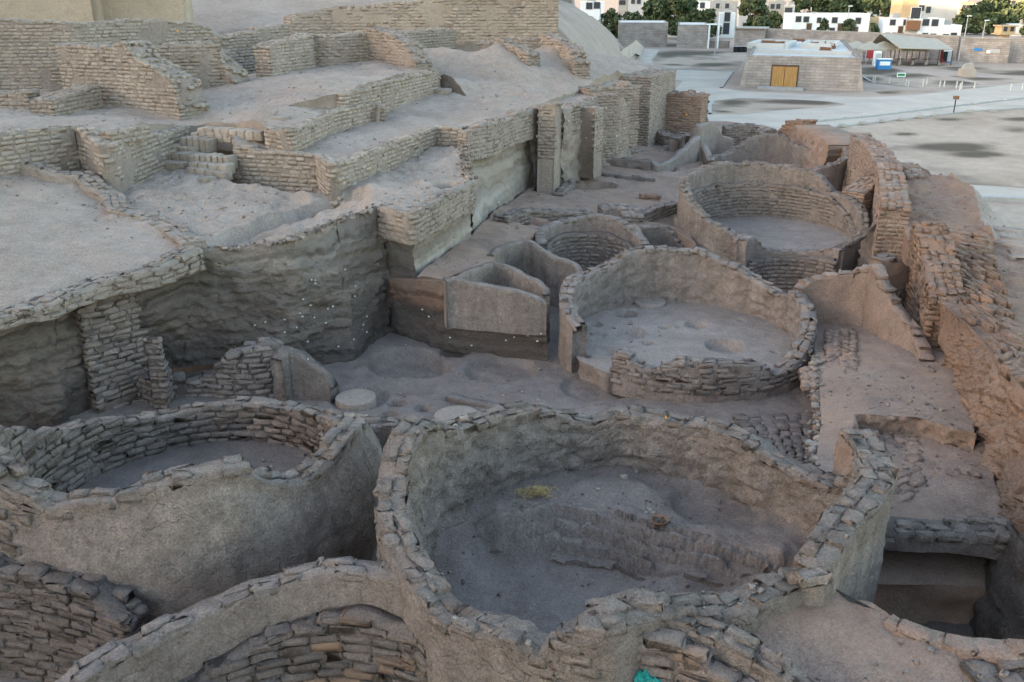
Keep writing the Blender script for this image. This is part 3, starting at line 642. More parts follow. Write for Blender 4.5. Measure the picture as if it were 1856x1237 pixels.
def _layer(q):
    p = np.column_stack([q, q[:, 0] * 0]); y0 = np.interp(q[:, 0], [P(*a)[0] for a in _hi], [P(*a)[1] for a in _hi]); d = y0 - q[:, 1]
    w = np.clip(d / .12, 0, 1) * np.clip((1.9 - d) / .4, 0, 1)
    tw = d + .13 * fbm(p, .8, 3); row = np.floor(tw / .24); xo = q[:, 0] + .5 * d + row * .21 + .03 * fbm(p, 2, 2); col = np.floor(xo / .40)
    hs_ = _h(row.astype(np.int64), col.astype(np.int64), np.full(len(q), 3, np.int64))
    fr, fx = tw / .24 - row, xo / .40 - col; gr = np.minimum(np.minimum(fr, 1 - fr) * .24, np.minimum(fx, 1 - fx) * .40)
    er = np.clip(vn(p * 1.2 + 9) * 1.2 + .85, 0, 1)
    return w * er * (.085 * hs_ - .085 * np.clip(1 - gr / .04, 0, 1) + .29 * (np.where(fr < .94, fr / .94, (1 - fr) / .06) - .5) - .11 * (hs_ > .6)) + w * .035 * fbm(p, 4, 4, .6) + .15 * np.clip(d / .1, 0, 1) * np.clip((1.7 - d) / .3, 0, 1) - .06
sheet('silo_floor', [('w', 1.95 + 3.72 * math.cos(R_(t)), 12.2 + 3.72 * math.sin(R_(t)), 2.25 if 16 < t < 165 else 1.62) for t in range(-188, 166, 9)], 'court', step=.075, amp=.035, freq=1.5,
      inner=_hi + _lo + [(1040, 880, 2.42), (1100, 895, 2.44), (1168, 878, 2.46), (1146, 924, 2.43), (1182, 884, 2.2), (1162, 926, 2.24), (1000, 1075, 1.68), (900, 1080, 1.6), (1250, 925, 2.1), (1320, 900, 2.1), (1400, 950, 2.12)], dents=[(*P(1300, 915, 2.2)[:2], .8, .12)])
_o, _ = sheet('brick_ruin', [(a[0], a[1] - 3, a[2]) for a in _hi] + [(a[0], a[1] + 6, a[2] - .04) for a in _lo[::-1]], 'silo', step=.038, amp=.035, freq=1.5, inner=_hi[1:-1] + _lo[1:-1] + _md, extra=_layer, skirt=.4)
del _o['kind']; tag(_o, 'worn layered remains of brick walls fused into the floor of the largest silo', 'ruin')
silo('deep front left silo with tall smooth plastered wall and tilted broken rim', -5.9, 14.7, 3.1, [(23, 3.2), (38, 2.95), (61, 2.77), (86, 2.68), (117, 2.64), (131, 2.68), (154, 3.03), (167, 3.2), (180, 3.6), (200, 4.1), (225, 4.4), (236, 4.3), (239, 4.15), (247, 4.1), (253, 3.96), (261, 4.05), (271, 4.1), (284, 4.3), (292, 4.35), (303, 4.4), (312, 3.95), (320, 3.8), (327, 3.85), (334, 3.9), (339, 4.05), (350, 3.95), (358, 3.85), (370, 3.5), (382, 3.22)],
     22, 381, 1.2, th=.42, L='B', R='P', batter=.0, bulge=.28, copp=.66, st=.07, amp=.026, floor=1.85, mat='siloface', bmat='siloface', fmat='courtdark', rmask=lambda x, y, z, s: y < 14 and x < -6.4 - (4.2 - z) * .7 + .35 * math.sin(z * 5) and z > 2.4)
silo('curved plastered silo wall cut by the bottom edge, above red and grey bricks', -2.4, 7.2, 3.3, [(150, 3.3), (144, 3.31), (131, 3.3), (124, 3.33), (117, 3.4), (104, 3.5), (93, 3.6), (75, 3.62), (66, 3.5)], 66, 156, .9, th=.36, L='P', R='P', mat='silo', floor=1.1, st=.07)
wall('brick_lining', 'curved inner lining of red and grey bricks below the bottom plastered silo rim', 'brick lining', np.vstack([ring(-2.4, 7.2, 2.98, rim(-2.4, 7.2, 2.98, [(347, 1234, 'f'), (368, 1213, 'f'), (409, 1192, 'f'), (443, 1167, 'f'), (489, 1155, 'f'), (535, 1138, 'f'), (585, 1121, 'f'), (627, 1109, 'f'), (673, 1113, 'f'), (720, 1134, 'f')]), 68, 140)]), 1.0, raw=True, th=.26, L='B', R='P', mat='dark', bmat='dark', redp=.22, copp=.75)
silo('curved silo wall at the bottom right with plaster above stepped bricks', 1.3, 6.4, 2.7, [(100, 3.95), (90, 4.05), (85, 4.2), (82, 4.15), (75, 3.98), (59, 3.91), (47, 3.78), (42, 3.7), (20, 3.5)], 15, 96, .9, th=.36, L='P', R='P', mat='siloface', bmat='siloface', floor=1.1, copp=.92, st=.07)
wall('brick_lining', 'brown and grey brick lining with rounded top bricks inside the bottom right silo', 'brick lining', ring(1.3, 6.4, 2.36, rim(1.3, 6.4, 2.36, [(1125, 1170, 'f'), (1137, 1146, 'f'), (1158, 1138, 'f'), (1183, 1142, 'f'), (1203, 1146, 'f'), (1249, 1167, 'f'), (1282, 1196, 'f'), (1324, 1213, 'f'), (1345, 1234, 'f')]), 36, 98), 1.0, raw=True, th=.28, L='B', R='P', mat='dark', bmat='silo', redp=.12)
# small brick lined silos behind the middle one
silo('small brick lined silo with a plastered upper band behind the middle silo', 2.9, 32.2, 1.95, [(200, 2.6), (172, 2.76), (137, 2.72), (112, 2.86), (79, 2.95), (52, 2.95), (40, 2.7), (24, 2.52), (5, 2.3)], 5, 200, .8, th=.34, L='P', R='P', mat='silo')
wall('brick_lining', 'ring of pale bricks lining the small silo between curved walls', 'brick lining', ring(2.9, 32.2, 1.68, [(185, 2.1), (124, 2.33), (57, 2.35), (38, 2.2), (5, 2.0)], 5, 190), .8, raw=True, th=.26, L='B', R='P', mat='dark', bmat='siloface', cop=False)
silo('large far silo with courses of clean pale bricks below a grey plaster band', 10.7, 37, 3.6, rim(10.7, 37, 3.6, [(1279, 300, 'f'), (1353, 295, 'f'), (1410, 299, 'f'), (1470, 309, 'f'), (1490, 317, 'f')]) + [(169, 3.7), (190, 3.3), (215, 2.6), (235, 2.2), (247, 2.0), (251, 1.76), (269, 1.73), (286, 1.73), (304, 1.86), (320, 2.0), (330, 1.9), (338, 2.2), (350, 2.6), (0, 2.72), (16, 2.83), (29, 2.9), (35, 3.2)], -120, 239, .3, th=.40, L='P', R='P', mat='siloface', bmat='siloface', floor=1.45, fmat='floorpale')
wall('brick_lining', 'tall regular brick lining inside the large far silo', 'brick lining', ring(10.7, 37, 3.3, [(200, 2.6), (172, 3.1), (141, 3.0), (102, 2.97), (60, 2.92), (45, 2.83), (29, 2.77), (19, 2.5), (5, 2.3), (-25, 1.7)], -25, 200), 1.4, raw=True, th=.28, L='B', R='P', mat='siloface', bmat='siloface', cop=True, copp=.6)
silo('half ring of dark bricks under a low plaster rim before the far silo', 10.3, 31.3, 2.2, [(150, 2.5), (126, 2.4), (118, 2.1), (112, 1.84), (81, 1.72), (55, 1.84), (43, 2.1), (20, 2.2)], 32, 150, .02, th=.34, L='P', R='P', mat='silo')
wall('brick_lining', 'dark half round brick courses under the low plaster rim', 'brick lining', ring(10.3, 31.3, 1.95, [(140, 1.6), (112, 1.48), (65, 1.6), (40, 1.72), (20, 1.8)], 33, 140), .02, raw=True, th=.26, L='B', R='P', mat='dark', bmat='silo', cop=False)
wall('silo_stub', 'short upright wall end of plaster with brick edge left of the dark brick half ring', 'wall', [(1366, 428, 2.35), (1350, 425, 2.4), (1334, 433, 2.3)], .6, th=.5, L='P', R='P', smooth=1)
silo('shallow far silo with wavy worn grey plaster rim', 14.6, 50.3, 3.6, rim(14.6, 50.3, 3.6, [(1299, 280, 'f'), (1313, 280, 'f'), (1346, 260, 'f'), (1363, 247, 'f'), (1420, 245, 'f'), (1436, 260, 'f'), (1480, 270, 'f'), (1497, 272, 'f')]) + [(0, 3.0), (-30, 2.8), (-75, 2.4), (-95, 1.8)], -95, 176, .6, th=.4, L='P', R='P', mat='silo', floor=1.3)
# ------------------------------------------------------------------ thin walls and pits between the silos
wall('plastered_wall_stub', 'smooth straight plaster wall facing the court, above a dark layered earth base with white tags', 'wall', [(806, 507, 3.22), (822, 504, 3.24), (847, 512, 3.15), (901, 520, 3.08), (937, 528, 3.0), (976, 541, 2.82), (990, 548, 2.7)], 1.75, th=.30, L='P', R='P', mat='silo', cop=False, jag=.03)
cliff('earth_section', [at(803, 507, 3.2, 1.85), at(901, 520, 3.08, 1.85), at(992, 548, 2.7, 1.85)], [(803, 637, .95), (895, 645, .95), (992, 656, .95)], 'sectred', amp=.04, strat=.04, step=.07)
wall('thin_plaster_wall', 'thin plastered wall, left side of the narrow wedge shaped bin', 'wall', [(824, 505, 3.2), (855, 488, 3.12), (889, 476, 3.05)], .9, th=.22, L='P', R='P', mat='silo', cop=False, jag=.03)
wall('thin_plaster_wall', 'thin plastered wall sloping down between the two wedge shaped bins', 'wall', [(889, 475, 3.05), (903, 477, 3.0), (926, 485, 2.95), (948, 500, 2.85), (976, 511, 2.78), (991, 523, 2.68), (990, 534, 2.55)], .9, th=.22, L='P', R='P', mat='silo', cop=False, jag=.04)
wall('thin_plaster_wall', 'curved thin plaster wall sloping down beside the small brick lined silo', 'wall', [(889, 462, 3.0), (906, 448, 2.95), (940, 438, 2.92), (962, 438, 2.9), (976, 447, 2.85), (1004, 464, 2.76), (1032, 472, 2.7), (1050, 483, 2.6), (1052, 497, 2.4)], .9, th=.24, L='P', R='P', mat='silo', cop=False, jag=.04, smooth=1)
wall('plaster_wall', 'dark triangular plaster wall stepping down right beside the small silo', 'wall', [(1155, 409, 2.25), (1180, 408, 2.25), (1206, 409, 2.2), (1222, 424, 1.9), (1240, 446, 1.5)], .9, th=.4, L='P', R='P', mat='dark', bmat='silo', copp=.7)
wall('plaster_wall', 'worn plaster wall dipping in the middle, in front of the large far silo', 'wall', [(1226, 392, 2.2), (1236, 396, 2.05), (1262, 404, 1.95), (1270, 397, 2.1), (1300, 407, 2.1), (1335, 425, 2.2)], .6, th=.32, L='P', R='P', mat='floorpale', cop=False, jag=.05)
wall('low_brick_wall', 'long low dark brick wall crossing the ground behind the small silo', 'wall', [(907, 391, 3.05), (952, 380, 2.95), (1010, 383, 2.8), (1068, 383, 2.75)], 1.9, th=.7, L='B', R='B', mat='dark', bmat='silo')
wall('low_brick_wall', 'blocky brick stump with flat top near the small silo', 'wall', [(1088, 372, 2.75), (1115, 371, 2.75), (1138, 374, 2.7), (1150, 392, 2.5)], 1.8, th=.8, L='B', R='R', mat='silo', bmat='silo')
wall('low_brick_wall', 'low flat topped wall with dark face along the back of the burnt ground', 'wall', [(1062, 283, 2.75), (1100, 285, 2.65), (1178, 291, 2.35)], 1.8, th=.6, L='P', R='R', mat='dark', cop=False)
wall('low_brick_wall', 'thin brick line half sunk in the burnt ground before the flat topped wall', 'wall', [(1075, 309, 2.4), (1130, 318, 2.25), (1185, 322, 2.1)], 1.9, th=.3, L='P', R='P', mat='dark', cop=True, copp=.6)
wall('low_brick_wall', 'short crumbled brick row between the dark pit and the red pit', 'wall', [(1012, 352, 2.45), (1024, 340, 2.45), (1034, 326, 2.45)], 1.9, th=.5, L='P', R='B', mat='silo', bmat='silo')
wall('brick_pile', 'small pile of broken red brown bricks on the burnt ground', 'brick pile', [(1160, 352, 2.05), (1176, 352, 2.05), (1192, 353, 2.0)], 1.7, th=.5, L='B', R='B', mat='pink', bmat='pink')
wall('plaster_wall', 'wavy plaster wall, edge of a sunken room beyond the burnt ground', 'wall', [(1178, 292, 2.1), (1190, 300, 2.15), (1215, 290, 2.2), (1243, 268, 2.6), (1256, 253, 3.0), (1265, 246, 3.1), (1276, 262, 2.6), (1288, 290, 1.9), (1297, 297, 1.7)], .8, th=.4, L='P', R='P', mat='floorpale', cop=False)
wall('plaster_wall', 'pale broken plaster wall rising behind the shallow far silo', 'wall', [(1258, 240, 3.1), (1264, 230, 3.5), (1279, 222, 3.6), (1298, 231, 3.2), (1309, 246, 2.7), (1330, 252, 2.5)], .8, th=.5, L='P', R='P', mat='floorpale', cop=False)
wall('low_brick_wall', 'low broken wall curving at the far end of the burnt ground', 'wall', [(1192, 270, 2.05), (1222, 263, 2.15), (1242, 250, 2.35)], 1.0, th=.5, L='B', R='B', mat='silo', bmat='silo')
wall('low_brick_wall', 'crumbled low wall below the grey cross wall', 'wall', [(1092, 262, 2.75), (1130, 272, 2.5), (1160, 270, 2.3)], 1.6, th=.5, L='B', R='B', mat='silo', bmat='silo')
wall('low_brick_wall', 'rounded mud wall remnant beside the low grey brick block', 'wall', [('y', 1222, 250, 55), ('y', 1236, 240, 55.5), ('y', 1250, 246, 55)], .8, th=.8, L='R', R='R', mat='silo', cop=False)
wall('low_brick_wall', 'low cross wall between the small silo and the large far silo', 'wall', [(1120, 398, 2.4), (1160, 385, 2.35), (1195, 372, 2.25), (1225, 366, 2.1)], 1.4, th=.5, L='B', R='B', mat='silo', bmat='silo')
# wedge wall right of the middle silo
wall('plaster_wall', 'high curved plaster wall with stepped brick edge right of the middle silo', 'wall', [(1446, 521, 2.85), (1460, 508, 3.0), (1503, 496, 3.2), (1550, 493, 3.3), (1570, 482, 3.55), (1588, 474, 3.7), (1598, 500, 3.45), (1613, 532, 3.1), (1630, 562, 2.8), (1653, 587, 2.55), (1672, 622, 2.3), (1680, 648, 2.1)], 1.55, th=.34, L='P', R='P', mat='platform', bmat='platform', batter=.15, copp=.8, smooth=1)
wall('plaster_wall', 'brick and plaster wall piece between the high curved wall and the enclosure wall', 'wall', [(1588, 470, 3.4), (1618, 465, 3.4), (1640, 486, 2.95), (1660, 494, 2.8)], 1.3, th=.5, L='P', R='P', mat='platform', bmat='silo', rmask=lambda x, y, z, s: z < 2.5)
# the silos' brick skirts, stub right of the big silo
wall('wall_stub', 'rough plastered stub with loose bricks rising at the right tip of the largest silo', 'wall', [(1546, 772, 3.7), (1560, 790, 3.75), (1580, 815, 3.95), (1592, 842, 4.1)], 1.9, th=.5, L='R', R='R', mat='platform', bmat='siloface')
wall('low_brick_wall', 'low wall of mud bricks along the back edge of the black deep pit', 'wall', [(1596, 950, 2.12), (1680, 952, 2.15), (1760, 956, 2.15), (1824, 962, 2.2)], 1.78, th=.62, L='B', R='R', mat='dark', bmat='siloface')
wall('low_brick_wall', 'single row of bricks bedded on the earth slope beside the deep pit', 'wall', [(1610, 1118, 3.5), (1640, 1136, 3.48), (1676, 1150, 3.47)], 3.2, th=.26, L='P', R='P', mat='platform', copp=.9)
wall('low_brick_wall', 'crumbled row of brown bricks at the right edge below the deep pit', 'wall', [(1686, 1148, 3.52), (1742, 1162, 3.52), (1805, 1174, 3.55), (1880, 1176, 3.55)], 3.1, th=.34, L='P', R='R', mat='platform', copp=.85)
wall('low_brick_wall', 'dark brick row in the bottom right corner of the slope', 'wall', [(1764, 1222, 3.5), (1810, 1216, 3.5), (1880, 1208, 3.5)], 2.9, th=.5, L='P', R='R', mat='dark')
# left court: pillar, bench, stub, bricks before the front left silo
_pa, _pb = P(188, 752, .95), P(275, 724, .95); _pd = (_pb - _pa)[:2] / np.linalg.norm((_pb - _pa)[:2]); _pn = np.array([-_pd[1], _pd[0]]) * .3
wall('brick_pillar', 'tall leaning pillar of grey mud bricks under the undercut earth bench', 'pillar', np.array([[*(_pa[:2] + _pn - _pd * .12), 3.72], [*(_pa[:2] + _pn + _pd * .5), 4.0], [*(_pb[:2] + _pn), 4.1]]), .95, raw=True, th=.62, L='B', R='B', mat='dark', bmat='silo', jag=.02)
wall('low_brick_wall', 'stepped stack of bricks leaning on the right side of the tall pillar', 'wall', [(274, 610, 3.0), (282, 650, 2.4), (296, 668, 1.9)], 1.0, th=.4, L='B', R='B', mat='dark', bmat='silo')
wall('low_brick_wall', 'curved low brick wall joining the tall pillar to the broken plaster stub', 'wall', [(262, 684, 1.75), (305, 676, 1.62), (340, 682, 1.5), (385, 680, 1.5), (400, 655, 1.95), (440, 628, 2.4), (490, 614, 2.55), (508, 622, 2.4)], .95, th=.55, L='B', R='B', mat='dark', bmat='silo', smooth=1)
wall('plaster_wall', 'triangular plastered wall stub stepping down to the court floor', 'wall', [(500, 650, 2.2), (517, 632, 2.35), (548, 640, 2.2), (568, 662, 1.9), (594, 678, 1.65), (606, 702, 1.3)], .95, th=.4, L='R', R='P', mat='siloface', cop=False, jag=.1)
_hw = [P(-70, 1010, 3.1), P(0, 1012, 3.1), P(95, 1030, 3.05), P(165, 1052, 3.0), P(212, 1092, 2.75), P(240, 1120, 2.55)]
wall('brick_wall', 'rounded dark brick wall at the bottom left corner below the plastered silo', 'wall', np.array(_hw), .9, raw=True, th=.5, L='B', R='B', mat='dark', bmat='dark', smooth=1)
wall('low_wall', 'low plastered cross wall between the two foreground silos', 'wall', [(650, 770, 1.9), (690, 764, 1.9), (735, 762, 2.0)], .95, th=.4, L='P', R='P', mat='siloface')
wall('low_ledge', 'thin earth ledge on the court floor behind the right stone disc', 'ledge', [(812, 716, 1.12), (850, 724, 1.1), (905, 735, 1.05)], .9, th=.3, L='P', R='P', mat='court', cop=False)
# brick edging of the bench
wall('brick_edge', 'stepped brick edging climbing the back of the near left earth bench', 'brick edge', [(352, 438, 4.72), (311, 410, 4.78), (267, 390, 4.85), (212, 376, 4.98), (205, 353, 5.1), (172, 335, 5.3), (155, 316, 5.5), (98, 309, 5.65), (40, 288, 5.95), (0, 262, 6.1), (-80, 240, 6.3)], 4.35, th=.66, L='P', R='B', mat='mid', bmat='mid')
wall('brick_edge', 'long brick edging along the front lip of the near left earth bench', 'brick edge', [(350, 446, 4.68), (300, 470, 4.6), (262, 486, 4.54), (204, 498, 4.5), (120, 526, 4.45), (78, 548, 4.42), (35, 553, 4.4), (0, 566, 4.38), (-80, 590, 4.38)], 4.05, th=.62, L='B', R='P', mat='mid', bmat='mid')

# ------------------------------------------------------------------ retaining walls of the upper terraces
B_ = dict(R='B', L='P', mat='mid', bmat='pale')
wall('retaining_wall', 'tall brick retaining wall bending at the foot of the left terrace, left of the stairs', 'wall', [(-60, 246, 6.85), (0, 240, 6.85), (134, 226, 6.82), (150, 230, 6.75), (192, 262, 6.42), (207, 257, 6.40), (330, 228, 6.15)], 4.2, th=.5, **B_)
wall('retaining_wall', 'brick retaining wall right of the stairs running on along the middle terrace edge', 'wall', [(428, 264, 5.85), (500, 272, 5.78), (581, 279, 5.72), (603, 295, 5.78), (787, 230, 5.85), (836, 231, 5.88)], 4.1, th=.45, **B_)
wall('retaining_wall', 'low brick retaining wall with the grey stone drum at its left end', 'wall', [(488, 228, 6.48), (521, 235, 6.48), (600, 201, 6.52), (667, 185, 6.58), (693, 194, 6.35)], 5.2, th=.45, **B_)
wall('retaining_wall', 'brick retaining wall of the upper terrace ending by the flat stone at the mound', 'wall', [(613, 168, 7.12), (700, 146, 7.25), (784, 124, 7.36), (790, 140, 6.9)], 5.9, th=.45, **B_)
wall('retaining_wall', 'brick facing around the corner of the pale layered earth section', 'wall', [(692, 371, 4.95), (745, 384, 4.95), (850, 327, 4.95)], 3.98, th=.4, R='B', L='P', mat='mid', bmat='mid')
wall('retaining_wall', 'ragged eroded brick courses along the top of the long earth section', 'wall', [(838, 236, 5.95), (890, 222, 6.05), (915, 212, 6.0), (944, 201, 6.05), (983, 186, 6.15)], 4.75, th=.5, R='B', L='P', mat='mid', bmat='mid', jag=.2, batter=.15)
wall('brick_pier', 'projecting brick pier on the long earth section, flaring to its foot', 'pier', [(982, 185, 6.3), (1012, 188, 6.25)], 2.1, th=1.3, R='P', L='P', mat='mid', bmat='mid', rmask=lambda x, y, z, s: z > 3.9, batter=.2)
wall('brick_wall', 'brick courses between the two piers above the pale section', 'wall', [(1010, 199, 5.85), (1044, 190, 5.85), (1062, 183, 5.85), (1079, 171, 5.9)], 2.3, th=.5, R='R', L='P', mat='mid', bmat='mid', jag=.2, batter=.3, amp=.05, rmask=lambda x, y, z, s: z > 4.3)
wall('brick_pier', 'narrow second pier right of the projecting brick pier', 'pier', [(1044, 194, 5.75), (1060, 192, 5.7)], 2.4, th=2.0, R='P', L='P', mat='mid', bmat='mid', rmask=lambda x, y, z, s: z > 3.6)
wall('brick_wall', 'cross wall of grey bricks facing the court at the far end of the earth section', 'wall', [(1076, 170, 5.95), (1114, 170, 5.9), (1124, 192, 5.2), (1133, 216, 4.4)], 2.2, th=.9, R='B', L='B', mat='mid', bmat='mid')
wall('brick_wall', 'stepped wide brick wall behind the grey cross wall', 'wall', [(1058, 160, 6.15), (1100, 156, 6.2), (1150, 152, 6.25)], 3, th=1.2, R='B', L='B', mat='mid', bmat='mid', jag=.2)
wall('brick_wall', 'high brick wall end overlooking the paved road, last of the row', 'wall', [(1148, 138, 6.2), (1170, 132, 6.15), (1196, 127, 6.0)], .5, th=2.2, R='B', L='B', mat='mid', bmat='mid')
wall('brick_wall', 'brown weathered brick chunk beside the paved road', 'wall', [('y', 1212, 170, 61), ('y', 1245, 166, 60.5), ('y', 1278, 174, 60)], .8, th=2.0, R='B', L='B', mat='platform', bmat='platform', jag=.25)
wall('earth_lump', 'dark rubble lump left of the brown brick chunk', 'rubble', [('y', 1172, 176, 64), ('y', 1185, 163, 64), ('y', 1214, 168, 63)], .8, th=1.6, R='R', L='R', mat='rubble', amp=.12, cop=False)
wall('low_brick_wall', 'low grey brick block before the brown weathered chunk', 'wall', [('y', 1170, 238, 58), ('y', 1195, 236, 58), ('y', 1214, 246, 57)], .8, th=.8, R='B', L='B', mat='silo', bmat='silo')
wall('low_brick_wall', 'grey brick block standing behind the shallow far silo', 'wall', [('y', 1313, 230, 60), ('y', 1340, 225, 60), ('y', 1370, 226, 60)], .4, th=1.2, R='B', L='B', mat='mid', bmat='silo')
wall('low_brick_wall', 'small stepped brick stump behind the shallow far silo, right of the grey block', 'wall', [('y', 1376, 240, 58), ('y', 1395, 230, 58), ('y', 1414, 243, 58)], .4, th=1, R='B', L='B', mat='mid', bmat='silo')
wall('brick_wall', 'red brown brick chunk on the far edge before the pale road', 'wall', [('y', 1420, 234, 58.5), ('y', 1438, 219, 58), ('y', 1468, 217, 57)], .4, th=1.3, R='B', L='B', mat='pink', bmat='pink', redp=.4)
wall('earth_lump', 'sloping rubble bank beside the red brown brick chunk', 'rubble', [('y', 1470, 226, 56), ('y', 1495, 236, 54), ('y', 1520, 246, 52), ('y', 1540, 262, 50)], .3, th=2.2, R='R', L='R', mat='platform', amp=.05, cop=False, batter=.6)
# walls at the foot of the tell
wall('tell_wall', 'long brick wall across the top left, dipping towards its right end', 'wall', [('y', -80, 30, 41.6), ('y', 0, 32, 42), ('y', 60, 36, 42.2), ('y', 134, 42, 42.5), ('y', 234, 34, 45), ('y', 334, 39, 47), ('y', 380, 52, 48), ('y', 400, 66, 48), ('y', 450, 54, 50), ('y', 515, 42, 52.5)], 6.4, th=.8, R='B', L='P', mat='mid', bmat='pale', copp=.5)
wall('tell_wall', 'large free standing brick block with crumbled right corner on the upper terrace', 'wall', [('y', 124, 78, 40), ('y', 180, 82, 39.2), ('y', 247, 82, 38.4), ('y', 262, 104, 38.2), ('y', 300, 118, 37.8), ('y', 334, 142, 37.4), ('y', 351, 192, 37.1)], 5.7, th=1.3, R='B', L='B', mat='mid', bmat='pale', jag=.15)
wall('tell_wall', 'brick wall behind the free standing block, sloping down at its right end', 'wall', [('y', 255, 92, 42), ('y', 300, 82, 42.3), ('y', 394, 79, 43), ('y', 405, 100, 43), ('y', 424, 118, 42.8), ('y', 440, 152, 42.6)], 6.3, th=1.1, R='B', L='B', mat='mid', bmat='pale', jag=.15)
wall('tell_wall', 'row of brick buttresses along the back of the upper terrace', 'wall', [('y', 474, 88, 44), ('y', 486, 76, 44.5), ('y', 524, 70, 46), ('y', 549, 62, 47), ('y', 553, 62, 48.5), ('y', 590, 62, 48.5), ('y', 604, 64, 48.6), ('y', 670, 56, 50)], 6.6, th=.9, R='B', L='B', mat='mid', bmat='pale')
wall('tell_wall', 'dark end wall falling in steps towards the mound', 'wall', [('y', 672, 50, 50), ('y', 700, 54, 49), ('y', 725, 64, 48), ('y', 750, 84, 47), ('y', 768, 114, 46.4)], 6.4, th=1.0, R='B', L='B', mat='mid', bmat='mid')
wall('tell_wall', 'brick wall strip between the dark end wall and the high eroded wall', 'wall', [('y', 722, 58, 53), ('y', 770, 54, 55), ('y', 817, 52, 57)], 6.8, th=.8, R='B', L='P', mat='mid', bmat='pale')
wall('tell_wall', 'high eroded mud brick wall ending in a sheer edge above the hillside', 'wall', [('y', 520, 32, 59), ('y', 560, 22, 59.5), ('y', 600, 14, 60), ('y', 640, 12, 60), ('y', 700, 6, 60), ('y', 800, -2, 60), ('y', 900, -8, 60), ('y', 1010, -14, 60)], 7.4, th=3.0, R='B', L='P', mat='pale', bmat='pale', jit=.02, size=(.42, .22, .16))
wall('tell_wall', 'ruined brick stretch half buried in the mound, left of two', 'wall', [('y', 868, 76, 53), ('y', 905, 70, 53), ('y', 940, 82, 52), ('y', 968, 98, 51)], 6.9, th=.9, R='B', L='B', mat='mid', bmat='mid', jag=.2)
wall('tell_wall', 'ruined curved brick stretch half buried in the mound, right of two', 'wall', [('y', 942, 70, 55), ('y', 985, 63, 55), ('y', 1020, 70, 54), ('y', 1040, 86, 53), ('y', 1055, 114, 51.5)], 6.4, th=.9, R='B', L='B', mat='mid', bmat='mid', jag=.2)
wall('low_brick_wall', 'small brick remnant at the foot of the hillside above the road', 'wall', [('y', 1078, 117, 66), ('y', 1100, 112, 67), ('y', 1132, 128, 66)], 4.8, th=1.4, R='B', L='B', mat='mid', bmat='mid', jag=.2)
wall('high_wall', 'plain dark tan high wall segment at the top left corner', 'wall', [('y', -140, -70, 57), ('y', 163, -70, 58)], 7.5, th=2, R='P', L='P', mat='tan', cop=False)
wall('high_wall', 'plain light tan high wall segment right of the corner one', 'wall', [('y', 163, -70, 60), ('y', 250, -70, 60.3), ('y', 331, -70, 60.5)], 7.5, th=2, R='P', L='P', mat='tan', cop=False)
wall('low_brick_wall', 'low brick bench at the left below the free standing block', 'wall', [('y', 74, 182, 35), ('y', 104, 172, 36), ('y', 160, 152, 38)], 6.2, th=1.0, R='B', L='P', mat='mid', bmat='pale')
wall('low_brick_wall', 'low earth covered wall remnant at the left frame edge below the tall wall', 'wall', [('y', -60, 165, 36.6), ('y', 0, 168, 36.4), ('y', 60, 164, 36.2)], 6.2, th=.8, R='B', L='P', mat='mid', bmat='pale')
wall('low_brick_wall', 'short brick ledge above the left retaining wall', 'wall', [(190, 238, 6.75), (225, 234, 6.72), (258, 228, 6.7)], 6.3, th=.5, R='B', L='P', mat='mid', bmat='pale')

# ------------------------------------------------------------------ enclosure wall on the right
cliff('rubble_wall_face', [(1704, 548, 3.3), (1755, 589, 3.5), (1787, 625, 3.6), (1814, 662, 3.7), (1840, 690, 3.75), (1870, 720, 3.8), ('w', 8.9, 12.6, 3.6)], [(1700, 598, 1.8), (1733, 695, 2.1), (1763, 770, 2.2), (1773, 797, 1.95), (1798, 870, 1.9), (1824, 945, 1.9), ('w', 8.35, 12.6, 1.9)], 'pink', amp=.12, freq=1.6, strat=.05, lump=.16, step=.07,
      label='long rubble and brick face of the pink enclosure wall on the right', cat='wall')
wall('enclosure_wall', 'pink brick wall ridge with gaps running away on the right', 'wall', [(1683, 402, 4.25), (1692, 425, 4.2), (1700, 452, 3.95), (1708, 480, 3.8), (1713, 510, 3.65), (1718, 545, 3.35)], 1.7, th=.95, R='B', L='B', mat='pink', bmat='pink', redp=.1, jag=.14, copp=.85)
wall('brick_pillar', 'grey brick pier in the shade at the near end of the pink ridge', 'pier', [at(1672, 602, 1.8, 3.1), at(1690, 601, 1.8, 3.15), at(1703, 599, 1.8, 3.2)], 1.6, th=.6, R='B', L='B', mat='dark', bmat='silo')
wall('enclosure_wall', 'crumbling far brick wall with deep open joints right of the large far silo', 'wall', [(1560, 244, 4.0), (1580, 258, 4.0), (1598, 275, 4.0), (1612, 300, 4.0), (1620, 340, 4.0), (1624, 372, 3.85)], .9, th=1.0, R='B', L='B', mat='mid', bmat='platform', jag=.2, copp=.8)
wall('enclosure_wall', 'small brick chunk in the gap between large far silo and crumbling wall', 'wall', [('y', 1548, 345, 38), ('y', 1566, 330, 38.5), ('y', 1584, 318, 39)], .5, th=1.0, R='B', L='B', mat='mid', bmat='platform', jag=.15)
wall('earth_lump', 'grey earth bank filling the foot of the crumbling far wall', 'rubble', [(1612, 392, 3.2), (1618, 412, 2.6), (1615, 440, 1.9)], .3, th=1.1, R='R', L='R', mat='silo', amp=.1, cop=False, batter=.8)
wall('enclosure_wall', 'broken brick stump sitting on the plateau right of the crumbling wall', 'wall', [(1640, 292, 3.8), (1652, 305, 3.6), (1660, 318, 3.4)], 2.8, th=.8, R='B', L='B', mat='mid', bmat='platform')
